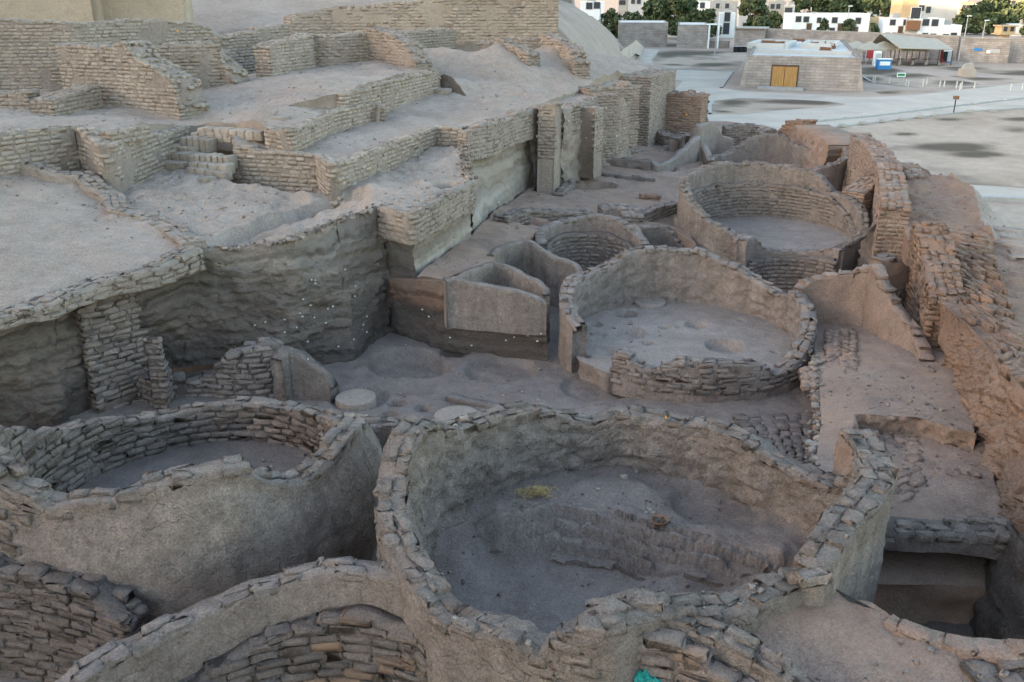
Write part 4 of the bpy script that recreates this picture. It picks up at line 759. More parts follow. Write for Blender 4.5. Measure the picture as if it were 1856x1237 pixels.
for (q, rr, cc, nm) in (([(1728, 470, 3.42), (1800, 470, 3.32), (1842, 600, 3.42), (1760, 592, 3.55)], 16, 9, 'wide patch of pink brick courses laid on top of the enclosure wall'),
                        ([(1722, 420, 3.42), (1790, 420, 3.3), (1800, 462, 3.32), (1730, 462, 3.42)], 8, 6, 'small patch of brick courses behind the wide pink patch'),
                        ([(1790, 612, 3.66), (1850, 605, 3.55), (1900, 720, 3.75), (1826, 668, 3.78)], 8, 6, 'patch of worn bricks at the near end of the enclosure wall top')):
    brickfield(q, rr, cc, h=.2, mat='pink', label=nm, cat='brickwork', drop=.16, zj=.04, redp=.15)
wall('earth_lump', 'rubble bank with stones outside the enclosure wall at the right edge', 'rubble', [('y', 1812, 412, 34), ('y', 1830, 425, 32), ('y', 1850, 440, 30), ('y', 1890, 470, 28)], 1.0, th=1.4, R='R', L='R', mat='terrace', amp=.14, cop=False, batter=.5)
# brick strips let into the platform, the pit floor and the slope of bricks
for q, rr, cc, nm, m_ in (([(1497, 597, 1.9), (1521, 597, 1.9), (1524, 640, 1.93), (1499, 655, 1.93)], 12, 2, 'left of two parallel strips of bricks set in the platform floor', 'platform'),
                      ([(1527, 595, 1.9), (1553, 595, 1.9), (1553, 678, 1.98), (1526, 660, 1.96)], 17, 2, 'right and longer of two parallel strips of bricks in the platform floor', 'platform'),
                      ([(1452, 668, 1.95), (1482, 662, 1.95), (1482, 700, 1.98), (1455, 702, 1.98)], 5, 2, 'small brick block on the platform edge beside the middle silo', 'platform'),
                      ([(1556, 762, 2.2), (1584, 762, 2.2), (1596, 800, 2.22), (1568, 800, 2.22)], 6, 1, 'brick strip along the left side of the brick floored pit', 'platform'),
                      ([(1600, 775, 2.06), (1664, 778, 2.06), (1676, 880, 2.08), (1604, 925, 2.08)], 14, 3, 'curved bed of pink bricks on the floor of the shallow pit', 'platform'),
                      ([(1690, 835, 2.06), (1770, 848, 2.06), (1778, 866, 2.06), (1690, 858, 2.06)], 2, 5, 'short brick row crossing the right side of the shallow pit', 'platform'),
                      ([(1322, 752, 1.1), (1474, 748, 1.15), (1472, 850, 1.5), (1395, 828, 1.45)], 13, 6, 'sloping bed of dark worn bricks behind the largest silo', 'dark')):
    brickfield(q, rr, cc, mat=m_, label=nm, cat='brickwork', drop=.05, gap=.015)

# ------------------------------------------------------------------ stairs
st = thing('brick_staircase', 'small broken brick staircase between the two terrace retaining walls', 'stairs', P(370, 320, 4.95))
def step(u0, u1, v, z, dep, n, rows=1, h=.22, vr=None):
    a = P(u0, v, z); b = P(u1, vr or v, z); d = np.array([-.25, .95, 0]) * dep
    brickfield([('w', *a), ('w', *b), ('w', *(b + d)), ('w', *(a + d))], rows, n, h=h, mat='pale', name='step', parent=st, drop=0, gap=.015, zj=.006)
step(334, 386, 319, 5.05, .5, 3, 1, .3, 326); step(344, 412, 304, 5.22, .5, 4, 1, .35, 312); step(347, 417, 293, 5.4, .5, 4, 1, .4, 300); step(347, 421, 280, 5.6, .55, 7, 1, .5, 285)
step(294, 341, 292, 5.25, .9, 1, 2, .5, 296); step(298, 346, 275, 5.5, .6, 3, 1, .5, 279); step(311, 360, 265, 5.65, .5, 3, 1, .5, 268); step(331, 385, 249, 5.95, .5, 5, 1, .6, 252)
step(350, 470, 240, 6.08, .5, 8, 1, .35, 246); step(361, 478, 231, 6.25, .5, 8, 1, .35, 239)

# ------------------------------------------------------------------ the plain: paving, lawns, kerbs
plain('paving', (.42, .345, .285), .85, .14, .25); plain('kerbstone', (.36, .34, .31), .9); plain('stone', (.36, .31, .27), .9, .2, .9)
earth('lawn', (.12, .10, .075), (.26, .225, .175), s1=.12, s2=.9, bs=8, bstr=.4, bdist=.05)
earth('drygrass', (.20, .17, .12), (.34, .305, .24), s1=.12, s2=.9, bs=8, bstr=.4, bdist=.05)
earth('burnt', (.06, .048, .038), (.13, .105, .085), s1=.3, s2=1.6, bs=8, bstr=.4, bdist=.05)
def flat(name, poly, z, mat, wob=0.0):
    B = np.array([P(u, v, z) for u, v in poly])
    b, _ = resample(B, 1.5, closed=True); b = b[:-1]
    if wob: b[:, :2] += wob * np.column_stack([fbm(b, .35, 3), fbm(b + 40, .35, 3)])
    r = delaunay_2d_cdt([Vector(p) for p in b[:, :2]], [], [list(range(len(b)))], 1, 1e-4)
    mb = MB(); mb.add([[p.x, p.y, z] for p in r[0]], None, [list(f) if (r[0][f[1]] - r[0][f[0]]).cross(r[0][f[2]] - r[0][f[0]]) > 0 else list(f)[::-1] for f in r[2]])
    return struct(mb.build(name, MAT[mat]))
flat('road', [(1198, 126), (1329, 130), (1307, 160), (1330, 163), (1352, 166), (1430, 169), (1572, 177), (1669, 172), (1739, 163), (1797, 158), (1856, 150), (1960, 140), (1960, 186), (1856, 195), (1757, 203), (1704, 209), (1603, 221), (1496, 233), (1440, 242), (1250, 242), (1200, 200), (1276, 176), (1220, 166), (1239, 146), (1204, 144)], .016, 'paving')
flat('path', [(1700, 335), (1767, 335), (1856, 342), (1960, 348), (1960, 368), (1856, 362), (1700, 358)], .022, 'paving')
flat('path', [(1137, 118), (1167, 88), (1196, 90), (1180, 108), (1186, 122), (1150, 132)], .014, 'paving')
earth('softgrass', (.28, .225, .170), (.44, .370, .295), red=(.10, .072, .050), s1=.10, s2=.8, bs=7, bstr=.4, bdist=.05, redk=1.0)
def softfield(name, poly, z, blobs, step=.9, thin=.35):
    sheet(name, [(u, v, z) for u, v in poly], 'softgrass', step=step, amp=0.0, skirt=0)
    o = S.collection.objects[-1]; me = o.data; k = len(me.vertices); co = np.empty(k * 3, np.float32); me.vertices.foreach_get('co', co); co = co.reshape(-1, 3).astype(float)
    co[:, 2] = z; dep = co[:, 1] * cp - (co[:, 2] - CH) * sp; U = CU + F * co[:, 0] / dep; Vv = CV - F * (co[:, 1] * sp + (co[:, 2] - CH) * cp) / dep
    nz = fbm(co * [1, 1, 0], .22, 4, .6); m = np.clip(nz * .9 - thin, 0, .5)
    for (u, v, ru, rv) in blobs:      # stains on the ground, kept in ground coordinates from here on
        d = np.hypot((U - u) / ru, (Vv - v) / rv) - nz * .35; m = np.maximum(m, np.clip((1.1 - d) / .6, 0, 1))
    me.vertices.foreach_set('co', co.astype(np.float32).ravel()); me.attributes['red'].data.foreach_set('value', m.astype(np.float32)); me.update()
softfield('lawn', [(1500, 236), (1603, 221), (1704, 209), (1757, 203), (1960, 190), (1960, 345), (1700, 332), (1560, 262)], .012, [(1740, 265, 75, 10), (1775, 281, 55, 6), (1720, 217, 40, 5), (1840, 236, 60, 8), (1640, 244, 30, 4), (1850, 216, 40, 5)], .6, .5)
softfield('lawn', [(1184, 108), (1197, 90), (1332, 92), (1352, 104), (1338, 127), (1240, 126), (1198, 122), (1186, 116)], .012, [(1250, 97, 70, 7), (1210, 100, 30, 6), (1290, 118, 50, 4), (1220, 118, 30, 3)], 1.2, .1)
softfield('lawn', [(1286, 207), (1288, 190), (1293, 183), (1340, 178), (1426, 180), (1500, 184), (1535, 189), (1510, 193), (1470, 196), (1400, 201), (1346, 207)], .034, [(1330, 187, 30, 5), (1440, 186, 80, 5), (1310, 203, 20, 3)], .8, .2)
softfield('lawn', [(1556, 148), (1552, 121), (1600, 119), (1650, 130), (1720, 142), (1798, 157), (1740, 161), (1660, 158), (1600, 153)], .014, [(1590, 129, 50, 8), (1650, 138, 60, 6), (1740, 150, 60, 5), (1580, 142, 25, 5)], 1.0, .2)
softfield('lawn', [(1610, 117), (1700, 113), (1780, 118), (1960, 131), (1960, 142), (1860, 140), (1760, 131), (1680, 124), (1630, 122)], .014, [(1680, 118, 60, 4), (1740, 124, 60, 5), (1850, 134, 80, 5)], 1.0, .2)
softfield('lawn', [(1700, 134), (1760, 136), (1856, 145), (1960, 153), (1856, 150), (1800, 152), (1740, 142)], .016, [(1780, 144, 60, 4)], 1.0, .2)
softfield('lawn', [(1580, 164), (1620, 163), (1700, 166), (1640, 171), (1600, 173)], .022, [(1610, 168, 30, 3)], 1.0, .2)
softfield('lawn', [(1700, 366), (1960, 372), (1960, 420), (1700, 410)], .012, [], .6, .4)
def kerb(poly, w=.35, h=.14, mat='kerbstone'):
    p, _ = resample(np.array([P(u, v, 0) for u, v in poly]), 1.2); t = tangents(p); n = np.column_stack([-t[:, 1], t[:, 0]]) * w / 2
    a = p[:, :2] + n; b = p[:, :2] - n; k = len(p); mb = MB(); V = []
    for q, z in ((a, 0), (a, h), (b, h), (b, 0)): V.append(np.column_stack([q, np.full(k, z)]))
    i = np.arange(k - 1); mb.add(np.vstack(V), np.vstack([np.column_stack([j * k + i, j * k + i + 1, (j + 1) * k + i + 1, (j + 1) * k + i]) for j in range(3)]))
    return struct(mb.build('kerb', MAT[mat]))
kerb([(1470, 222), (1580, 212), (1700, 197), (1760, 190), (1856, 179), (1960, 170)]); kerb([(1496, 234), (1603, 221.5), (1704, 209.5), (1757, 203.5), (1960, 191)])
kerb([(1286, 207.5), (1287, 192), (1293, 183)]); kerb([(1198, 126), (1329, 130), (1307, 160)], .3); kerb([(1767, 363), (1856, 366), (1960, 372)], .5, .25)
kerb([(1556, 136), (1580, 150), (1640, 157), (1700, 161), (1790, 158)], .3)

# ------------------------------------------------------------------ buildings
plain('whitewash', (.74, .74, .73), .9, .05, .6); plain('concrete', (.36, .34, .32), .95, .12, .8); plain('plastergrey', (.46, .44, .42), .9, .08, .4); plain('ochre', (.46, .33, .20), .9, .1, .8)
plain('glassdark', (.045, .05, .06), .25, .2); plain('brown', (.20, .10, .06), .7); plain('darkwood', (.10, .06, .04), .7); plain('roofpale', (.52, .49, .46), .9, .08, .5); plain('cloth', (.38, .335, .27), .95, .08, 1.5)
plain('blue', (.05, .22, .50), .5); plain('redpaint', (.35, .05, .05), .5); plain('metal', (.42, .43, .44), .5, .05); plain('black', (.02, .02, .022), .6); plain('orange', (.80, .36, .04), .6); plain('white', (.82, .82, .80), .6, .03); plain('teal', (.015, .19, .17), .4, .3, 25)
plain('greenpaint', (.05, .22, .10), .6)
def wood():
    m, nt, b = newmat('doorwood'); p = pos(nt); mp = nt.nodes.new('ShaderNodeMapping'); mp.inputs['Scale'].default_value = (5, 5, .5); nt.links.new(p, mp.inputs[0])
    nt.links.new(ramp(nt, noise_node(nt, mp.outputs[0], 2, 6, .7), [(.3, (.30, .15, .05)), (.7, (.50, .29, .11))]), b.inputs['Base Color']); b.inputs['Roughness'].default_value = .6
wood()
def ashlar():
    m, nt, b = newmat('ashlar'); g = nt.nodes.new('ShaderNodeNewGeometry'); p = g.outputs['Position']
    sx = nt.nodes.new('ShaderNodeSeparateXYZ'); nt.links.new(p, sx.inputs[0]); sn = nt.nodes.new('ShaderNodeSeparateXYZ'); nt.links.new(g.outputs['True Normal'], sn.inputs[0])
    # run the courses along the wall: the wall's own horizontal axis is normal x up
    h = math_(nt, 'SUBTRACT', math_(nt, 'MULTIPLY', sx.outputs[1], sn.outputs[0]), math_(nt, 'MULTIPLY', sx.outputs[0], sn.outputs[1]))
    cb = nt.nodes.new('ShaderNodeCombineXYZ'); nt.links.new(h, cb.inputs[0]); nt.links.new(sx.outputs[2], cb.inputs[1])
    bt = nt.nodes.new('ShaderNodeTexBrick'); nt.links.new(cb.outputs[0], bt.inputs['Vector']); bt.inputs['Scale'].default_value = 1; bt.inputs['Brick Width'].default_value = 1.1; bt.inputs['Row Height'].default_value = .32; bt.inputs['Mortar Size'].default_value = .018
    bt.inputs['Color1'].default_value = (.40, .34, .30, 1); bt.inputs['Color2'].default_value = (.30, .255, .235, 1); bt.inputs['Mortar'].default_value = (.20, .17, .15, 1)
    n = noise_node(nt, p, .6, 5, .6); nt.links.new(mix(nt, bt.outputs['Color'], ramp(nt, n, [(.3, (.75, .75, .75)), (.7, (1.2, 1.2, 1.2))]), 1.0, 'MULTIPLY'), b.inputs['Base Color'])
ashlar()
def bz(u, v, y): return PY(u, v, y)[2]
def bx(u, y, z=0): return u_x(u, y, z)
def u_x(u, y, z=0):
    d = y * cp - (z - CH) * sp
    return (u - CU) / F * d
def footprint(name, label, cat, A, Bp, depth, h, mat, roof='roofpale', parapet=.35, group=None, dv=None):
    A = np.array(A, float); Bp = np.array(Bp, float); t = (Bp - A) / np.linalg.norm(Bp - A); n = np.array([-t[1], t[0]]); n = n if n[1] > 0 else -n; n0 = n
    if dv is not None: n = np.array(dv, float) / np.linalg.norm(dv)
    r = thing(name, label, cat, (*((A + Bp) / 2 + n * depth / 2), 0), group)
    mb = MB(); mb.prism([A, Bp, Bp + n * depth, A + n * depth], 0, h - .02); mb.build('wall', MAT[mat], r)
    w = .3; mb = MB(); o = .03
    a0, b0 = A - t * o - n * o, Bp + t * o - n * o; c0, d0 = Bp + t * o + n * (depth + o), A - t * o + n * (depth + o)
    for p_, q_ in ((a0, b0), (b0, c0), (c0, d0), (d0, a0)):
        e = (q_ - p_) / np.linalg.norm(q_ - p_); m_ = np.array([-e[1], e[0]])
        mb.prism([p_ + e * w, q_, q_ + m_ * w, p_ + e * w + m_ * w], h - .015, h + parapet)
    mb.build('parapet', MAT[mat], r)
    mb = MB(); mb.prism([A + t * .32 + n * .32, Bp - t * .32 + n * .32, Bp - t * .32 + n * (depth - .32), A + t * .32 + n * (depth - .32)], h - .018, h + .05); mb.build('roof', MAT[roof], r)
    return r, A, t, n0
def opening(r, A, t, n, s, z, w, h, name='window', mat='glassdark', frame='concrete', fw=.1):
    ang = math.atan2(t[1], t[0]); c = A + t * s - n * .03
    mb = MB(); mb.box((c[0], c[1], z + h / 2), (w + fw * 2, .16, h + fw * 2), ang); o = mb.build(name, MAT[frame], r)
    mb = MB(); c = A + t * s - n * .10; mb.box((c[0], c[1], z + h / 2), (w, .06, h), ang); k = mb.build('pane' if name == 'window' else 'leaf', MAT[mat], r); k.parent = o
    return o

# the stone hall with the wooden door
r, A, t, n = footprint('stone_hall', 'long low stone hall with wooden double door and cluttered flat roof', 'building', (27.9, 113.0), (39.7, 108.0), 41.5, 3.35, 'ashlar', dv=(11.6, 40)); DV = np.array([11.6, 40]) / np.hypot(11.6, 40)
ang = math.atan2(t[1], t[0])
mb = MB(); c = A + t * 4.55 - n * .05; mb.box((c[0], c[1], 1.35), (3.1, .2, 2.7), ang); d_ = mb.build('door_frame', MAT['darkwood'], r)
for k in (-.72, .72):
    mb = MB(); c = A + t * (4.55 + k) - n * .17; mb.box((c[0], c[1], 1.28), (1.38, .1, 2.45), ang)
    for q in range(5): c2 = A + t * (4.55 + k - .56 + q * .28) - n * .235; mb.box((c2[0], c2[1], 1.28), (.25, .04, 2.4), ang)
    o = mb.build('door', MAT['doorwood'], r)
mb = MB(); c = A + t * 4.4 - n * 1.0; mb.box((c[0], c[1], .13), (5.2, 1.6, .26), ang); c = A + t * 4.4 - n * 2.1; mb.box((c[0], c[1], .06), (1.6, .9, .12), ang); mb.build('door_step', MAT['concrete'], r)
for s0, sg, bw, bl_ in ((0, -1, .6, 40), (12.8, 1, .7, 2.5)):
    mb = MB(); p0 = A + t * s0; 
    v = [[*(p0 + DV * .0), 0], [*(p0 + t * sg * bw + DV * 0), 0], [*(p0 + DV * 0), 3.3], [*(p0 + DV * bl_), 0], [*(p0 + t * sg * bw + DV * bl_), 0], [*(p0 + DV * bl_), 3.3]]
    mb.add(v, [[1, 2, 5, 4], [0, 3, 5, 2], [0, 1, 4, 3]], [[0, 2, 1], [3, 4, 5]]); mb.build('sloping_buttress', MAT['stone'], r)
mb = MB(); c = A + t * 6.4 + DV * 9; mb.box((c[0], c[1], 3.62), (11.6, .7, .5), ang); c = A + t * 6.4 + DV * 4; mb.box((c[0], c[1], 3.45), (10.5, 4.5, .1), ang); mb.build('roof_beam', MAT['plastergrey'], r)
for s, dd, w_, l_ in ((2.4, 24, 5, 10), (9.0, 26, 4, 9)):
    mb = MB(); c = A + t * s + DV * dd
    for q in (-1, 1): mb.box((*(c + t * q * w_ / 2), 3.75), (.4, l_, .7), ang); mb.box((*(c + n * q * l_ / 2), 3.75), (w_ - .42, .4, .7), ang)
    mb.build('roof_light_kerb', MAT['roofpale'], r)
for k, (s, dd) in enumerate(((1.8, 26), (2.7, 21), (3.3, 24), (8.2, 24), (9.6, 27), (10.4, 22), (9.2, 12), (6.0, 33))):
    mb = MB(); c = A + t * s + DV * dd
    mb.box((*c, 3.78), (1.9, .5, .08), ang + .4 * k); 
    for q in (-.7, .7):
        cc = c + np.array([math.cos(ang + .4 * k), math.sin(ang + .4 * k)]) * q; mb.box((*cc, 3.58), (.12, .45, .32), ang + .4 * k)
    mb.box((c[0], c[1], 3.98), (1.9, .08, .3), ang + .4 * k)
    tag(mb.build('bench', MAT['brown']), 'brown wooden bench dumped on the flat roof of the stone hall', 'bench', 'benches on the hall roof')
r, A, t, n = footprint('stone_store', 'left of two plain stone blocks with pink edged roofs by the trees', 'building', (21.9, 197), (31.8, 196), 15, 4.5, 'ashlar', roof='roofpale', parapet=.12)
r, A, t, n = footprint('stone_store', 'right of two plain stone blocks, smaller, beside the white gate frame', 'building', (32.9, 191), (38.7, 190), 15, 4.3, 'ashlar', parapet=.12)
def stone_wall(label, a, b, h, th=.8, name='stone_wall'):
    a = np.array(a, float); b = np.array(b, float); t = (b - a) / np.linalg.norm(b - a); n = np.array([-t[1], t[0]]) * th
    mb = MB(); mb.prism([a, b, b + n, a + n], 0, h); r = thing(name, label, 'wall', (*((a + b) / 2), 0)); mb.build('wall', MAT['ashlar'], r)
    mb = MB(); mb.prism([a - n * .1, b - n * .1, b + n * 1.1, a + n * 1.1], h + .002, h + .2); mb.build('coping', MAT['stone'], r)
    return r
stone_wall('square stone pier block with three barrels before it', (43.0, 185), (48.3, 183), 3.9, 6)
stone_wall('long coursed stone wall behind the hall and the cafe tents', (48.4, 185), (72.3, 155), 3.75)
stone_wall('stone wall stretch with small signs on the right', (72.8, 154.8), (78.5, 150.5), 3.6)
stone_wall('stone wall return in shadow next to the gate opening', (79.8, 153.5), (84.2, 150.5), 3.5)
stone_wall('stone gate wall at the right frame edge', (83.5, 147.5), (95, 138), 3.7)
stone_wall('low pale stone wall right of the white gate frame', (39.4, 193), (43, 190), 1.2, .5)
gf = thing('gate_frame', 'white gate frame standing beside the smaller stone block', 'gate', (40.5, 189, 0))
for px_ in (1283, 1300): mb = MB(); mb.box((u_x(px_, 189), 189, 2.2), (.3, .3, 4.4)); mb.build('post', MAT['white'], gf)
mb = MB(); mb.box(((u_x(1283, 189) + u_x(1300, 189)) / 2, 189, 4.55), (3.0, .34, .28)); mb.build('lintel', MAT['white'], gf)
for px_, k in ((1333, 'left one'), (1341, 'middle one'), (1349.5, 'right one')):
    p = P(px_, 95, 0); b_ = thing('barrel', 'dark barrel in front of the square stone pier, ' + k + ' of three', 'barrel', p, 'barrels by the pier')
    mb = MB(); mb.tube(p, p + [0, 0, 1.0], .42, .42, 14); mb.build('drum', MAT['black'], b_); mb = MB(); mb.tube(p + [0, 0, 1.003], p + [0, 0, 1.06], .45, .45, 14); mb.build('rim', MAT['metal'], b_)

def house(label, u0, u1, vt, y, wins=(), mat='whitewash', depth=9, name='house', par=.4, base=0, doors=(), group=None):
    h = bz((u0 + u1) / 2, vt, y) - par; x0, x1 = u_x(u0, y, 3), u_x(u1, y, 3)
    r, A, t, n = footprint(name, label, 'house', (x0, y), (x1, y - .6), depth, h, mat, parapet=par, group=group)
    for k in range(2): mb = MB(); c = A + t * (x1 - x0) * rng.uniform(.15, .85) + n * rng.uniform(1.5, depth - 2); hh_ = rng.uniform(.5, 1.5); mb.box((c[0], c[1], h + .06 + hh_ / 2), (rng.uniform(.8, 2), 1.2, hh_)); mb.build('roof_shed', MAT['concrete' if k else 'plastergrey'], r)
    for u, v, w, hh in wins:
        z = bz(u, v, y); s = u_x(u, y, z) - x0; opening(r, A, t, n, s, z - hh / 2, w, hh)
    for u, w, hh in doors: opening(r, A, t, n, u_x(u, y) - x0, .02, w, hh, name='door', mat='darkwood')
    return r, A, t, n
house('widest white two storey house with five small dark upper windows', 1436, 1574, 25, 240, [(1447, 35, 1.3, 1.3), (1461, 35.5, 1.3, 1.3), (1484, 37, 1.0, 1.2), (1512, 37, 1.3, 1.3), (1554, 38, 1.3, 1.4), (1507, 57, 1.2, 1.6), (1456, 57, 1.0, .9)], doors=((1464, 1.2, 3.0), (1520, 1.2, 3), (1546, 1.6, 2.2)))
house('white house with a single upper window right of an orange lit wall', 1606, 1640, 33, 238, [(1617.5, 41, 1.3, 1.3), (1640 - 1, 41, .8, 1.3), (1608, 63, 1.1, .9), (1620, 63, 1.1, .9), (1637, 63.5, 1, 1)], doors=((1629, 1.1, 2.4),))
r, A, t, n = house('narrow house with glazed stair and brown balcony', 1642, 1664, 36, 237, [], mat='plastergrey')
opening(r, A, t, n, 1.9, 4.2, 2.2, 2.6, mat='glassdark', frame='white'); mb = MB(); c = A + t * 1.6 - n * .7; mb.box((c[0], c[1], 2.7), (3.1, 1.2, 2.2), math.atan2(t[1], t[0])); mb.build('balcony', MAT['brown'], r)
house('white two storey house with a pair of upper windows', 1665, 1709, 34, 236, [(1677.5, 41, 1.5, 1.5), (1693.5, 41.5, 1.5, 1.5), (1676, 63.5, 1.3, .8), (1690, 64.5, 1.3, .8)])
house('low white house at the end of the white row', 1709.5, 1742, 45.5, 235, [(1713, 68, 1.3, 1.5), (1727, 66, 1.4, 1.6)])
house('small ochre house lit by the sun behind the street trees', 1577, 1604, 31, 246, [], mat='ochre')
house('white house with two windows at the top, left of the big tree', 1051, 1094, 3, 255, [(1068, 11, 1.6, 1.6), (1082, 10, 1.6, 1.6)], doors=((1058, 3, 2),))
house('narrow white house with a red balcony beside the tall tree', 1304, 1331, 24, 232, [(1318, 31, 1.3, 2), (1316, 52, 1.4, 2.5)])
house('small white house peeking above the trees', 1263, 1284, 3, 262, [(1273, 10, 1.2, 1.4)])
house('large pale grey block with blank walls, tallest building at the top', 1661, 1731, -6, 262, [(1670, 15, 1.4, 1.4), (1682, 18, 1.2, 1.6)], mat='plastergrey', depth=14, name='apartment_block')
house('ochre tower like house whose left wall catches the low sun', 1631, 1660, -8, 263, [], mat='ochre', depth=12, name='apartment_block')
for i, (u0, u1, vt, y, m_) in enumerate(((1120, 1136, -4, 290, 'concrete'), (1137, 1168, -6, 285, 'plastergrey'), (1284, 1334, 2, 280, 'concrete'), (1340, 1362, -8, 300, 'plastergrey'), (1390, 1420, 3, 270, 'concrete'), (1421, 1437, 10, 260, 'plastergrey'), (1780, 1846, 8, 300, 'concrete'), (1795, 1856, -4, 320, 'ochre'), (1740, 1760, 4, 330, 'ochre'), (1840, 1900, 45, 240, 'whitewash'))):
    house(['unfinished grey house at the top left of the town', 'grey brown house next to the unfinished one', 'grey blank house behind the pole', 'tan house behind the tall tree', 'half built grey house right of the tall tree', 'small grey house left of the white row', 'grey brick house among the right trees', 'ochre house on the far right skyline', 'distant ochre house beside the tallest block', 'white house at the right frame edge behind the wall'][i], u0, u1, vt, y, [((u0 * 2 + u1) / 3, vt + 9, 1.1, 1.3), ((u0 + u1 * 2) / 3, vt + 9, 1.1, 1.3)], mat=m_)
# guard tower
p = P(1817.5, 77, 0); gt = thing('guard_tower', 'small ochre guard hut raised on a stem behind the stone wall', 'tower', p)
zt = bz(1817, 47, p[1]); zb_ = bz(1817, 63, p[1]); mb = MB(); mb.box((p[0], p[1], zb_ / 2), (1.6, 1.6, zb_)); mb.build('stem', MAT['ochre'], gt)
mb = MB(); mb.box((p[0], p[1], zb_ + .12), (3.9, 3.9, .24)); mb.box((p[0], p[1], (zb_ + zt) / 2 + .1), (3.1, 3.1, zt - zb_ - .3)); mb.box((p[0], p[1], zt), (3.8, 3.8, .25)); hut = mb.build('hut', MAT['ochre'], gt)
for dx in (-.75, .75): mb = MB(); mb.box((p[0] + dx, p[1] - 1.6, (zb_ + zt) / 2 + .3), (.8, .1, 1.0)); mb.build('window', MAT['glassdark'], gt)
# lamp posts and poles
def lamp(label, u, vb, vt, y=None):
    p = P(u, vb, 0) if y is None else np.array([u_x(u, y), y, 0]); zt = bz(u, vt, p[1]); r = thing('lamp_post', label, 'lamp post', p, 'street lamps')
    mb = MB(); mb.tube(p, [p[0], p[1], zt], .13, .08, 8); mb.build('pole', MAT['metal'], r)
    mb = MB(); mb.box((p[0] + .3, p[1], zt + .08), (.9, .35, .18)); mb.build('lamp_head', MAT['white'], r)
lamp('street lamp in front of the widest white house', 1532, 66, 12, 226); lamp('left of two street lamps by the right trees', 1747, 66, 30, 215); lamp('right of two street lamps, nearer the guard hut', 1779, 68, 38, 205); lamp('lamp post at the end of the hillside, left of the trees', 1086, 50, 6, 200)
p = P(1294, 109, 0); r = thing('flag_pole', 'tall thin grey pole standing on the dark lawn', 'pole', p); mb = MB(); mb.tube(p, [p[0] + .3, p[1], bz(1297, 9, p[1])], .07, .05, 6); mb.build('pole', MAT['metal'], r); mb = MB(); mb.box((p[0], p[1], .15), (.7, .7, .3)); mb.build('base', MAT['concrete'], r)

# ------------------------------------------------------------------ cafe tents and small things on the plain
def tent(label, u, vb, w, zr=2.2, zp=3.3, y=None):
    p = P(u, vb, 0); r = thing('cafe_tent', label, 'tent', p, 'square tents of the cafe'); h = w / 2
    mb = MB(); mb.add([[p[0] - h, p[1] - h, zr], [p[0] + h, p[1] - h, zr], [p[0] + h, p[1] + h, zr], [p[0] - h, p[1] + h, zr], [p[0], p[1], zp], [p[0] - h, p[1] - h, zr - .25], [p[0] + h, p[1] - h, zr - .25], [p[0] + h, p[1] + h, zr - .25], [p[0] - h, p[1] + h, zr - .25]], [[0, 1, 6, 5], [1, 2, 7, 6], [2, 3, 8, 7], [3, 0, 5, 8]], [[0, 1, 4], [1, 2, 4], [2, 3, 4], [3, 0, 4]]); mb.build('canopy', MAT['cloth'], r)
    for dx, dy in ((-1, -1), (1, -1), (1, 1), (-1, 1)): mb = MB(); a = (p[0] + dx * h * .96, p[1] + dy * h * .96, 0); mb.tube(a, (a[0], a[1], zr), .06, .06, 6); mb.build('leg', MAT['metal'], r)
    return p
tent('leftmost pale tent behind the hall roof', 1549, 113, 4.2); tent('second pale tent from the left, beside the kiosk', 1573, 115, 4.0); tent('pale tent right of the orange banner', 1598, 114, 4.4); tent('rightmost square tent in front of the big canopy', 1645, 116, 4.4)
p = P(1655, 112, 0); r = thing('cafe_canopy', 'large gabled beige cafe canopy open at the front', 'canopy', p)
x0, x1, y0, y1 = u_x(1608, 150), u_x(1703, 150), 146., 158.
mb = MB(); ym = (y0 + y1) / 2
V = [[x0, y0, 2.6], [x1, y0, 2.4], [x0 - 1, ym, 4.5], [x1, ym, 3.6], [x0, y1, 2.6], [x1, y1, 2.4]]; V += [[a, b, c - .12] for a, b, c in V]
mb.add(V, [[0, 1, 3, 2], [2, 3, 5, 4], [6, 8, 9, 7], [8, 10, 11, 9], [0, 2, 8, 6], [2, 4, 10, 8], [0, 6, 7, 1], [1, 7, 9, 3], [3, 9, 11, 5]]); mb.build('roof', MAT['cloth'], r)
for k in range(5):
    for yy in (y0 + .1, y1 - .1): xx = x0 + (x1 - x0) * k / 4 * .99 + .05; mb = MB(); mb.tube((xx, yy, 0), (xx, yy, 2.38), .08, .08, 6); mb.build('post', MAT['darkwood'], r)
for k in range(7):
    xx = x0 + 1 + (x1 - x0 - 2) * k / 6; q = thing('cafe_table', 'dark cafe table in the shade of the big canopy', 'table', (xx, y0 + 2 + (k % 2) * 2, 0), 'cafe tables'); yy = y0 + 2 + (k % 2) * 2
    mb = MB(); mb.box((xx, yy, .74), (1.0, 1.0, .06)); mb.build('table_top', MAT['darkwood'], q); mb = MB(); mb.tube((xx, yy, 0), (xx, yy, .71), .06, .06, 6); mb.tube((xx, yy, 0), (xx, yy, .05), .3, .3, 10); mb.build('leg', MAT['metal'], q)
def fridge(label, u, v, w, h, body, panel):
    p = P(u, v, 0); r = thing('drinks_fridge', label, 'fridge', p); mb = MB(); mb.box((p[0], p[1], h / 2), (w, .8, h)); mb.build('cabinet', MAT[body], r)
    mb = MB(); mb.box((p[0], p[1] - .42, h * .48), (w * .82, .05, h * .72)); mb.build('door', MAT[panel], r); mb = MB(); mb.box((p[0], p[1] - .43, h * .92), (w * .9, .05, h * .1)); mb.build('header', MAT['white'], r)
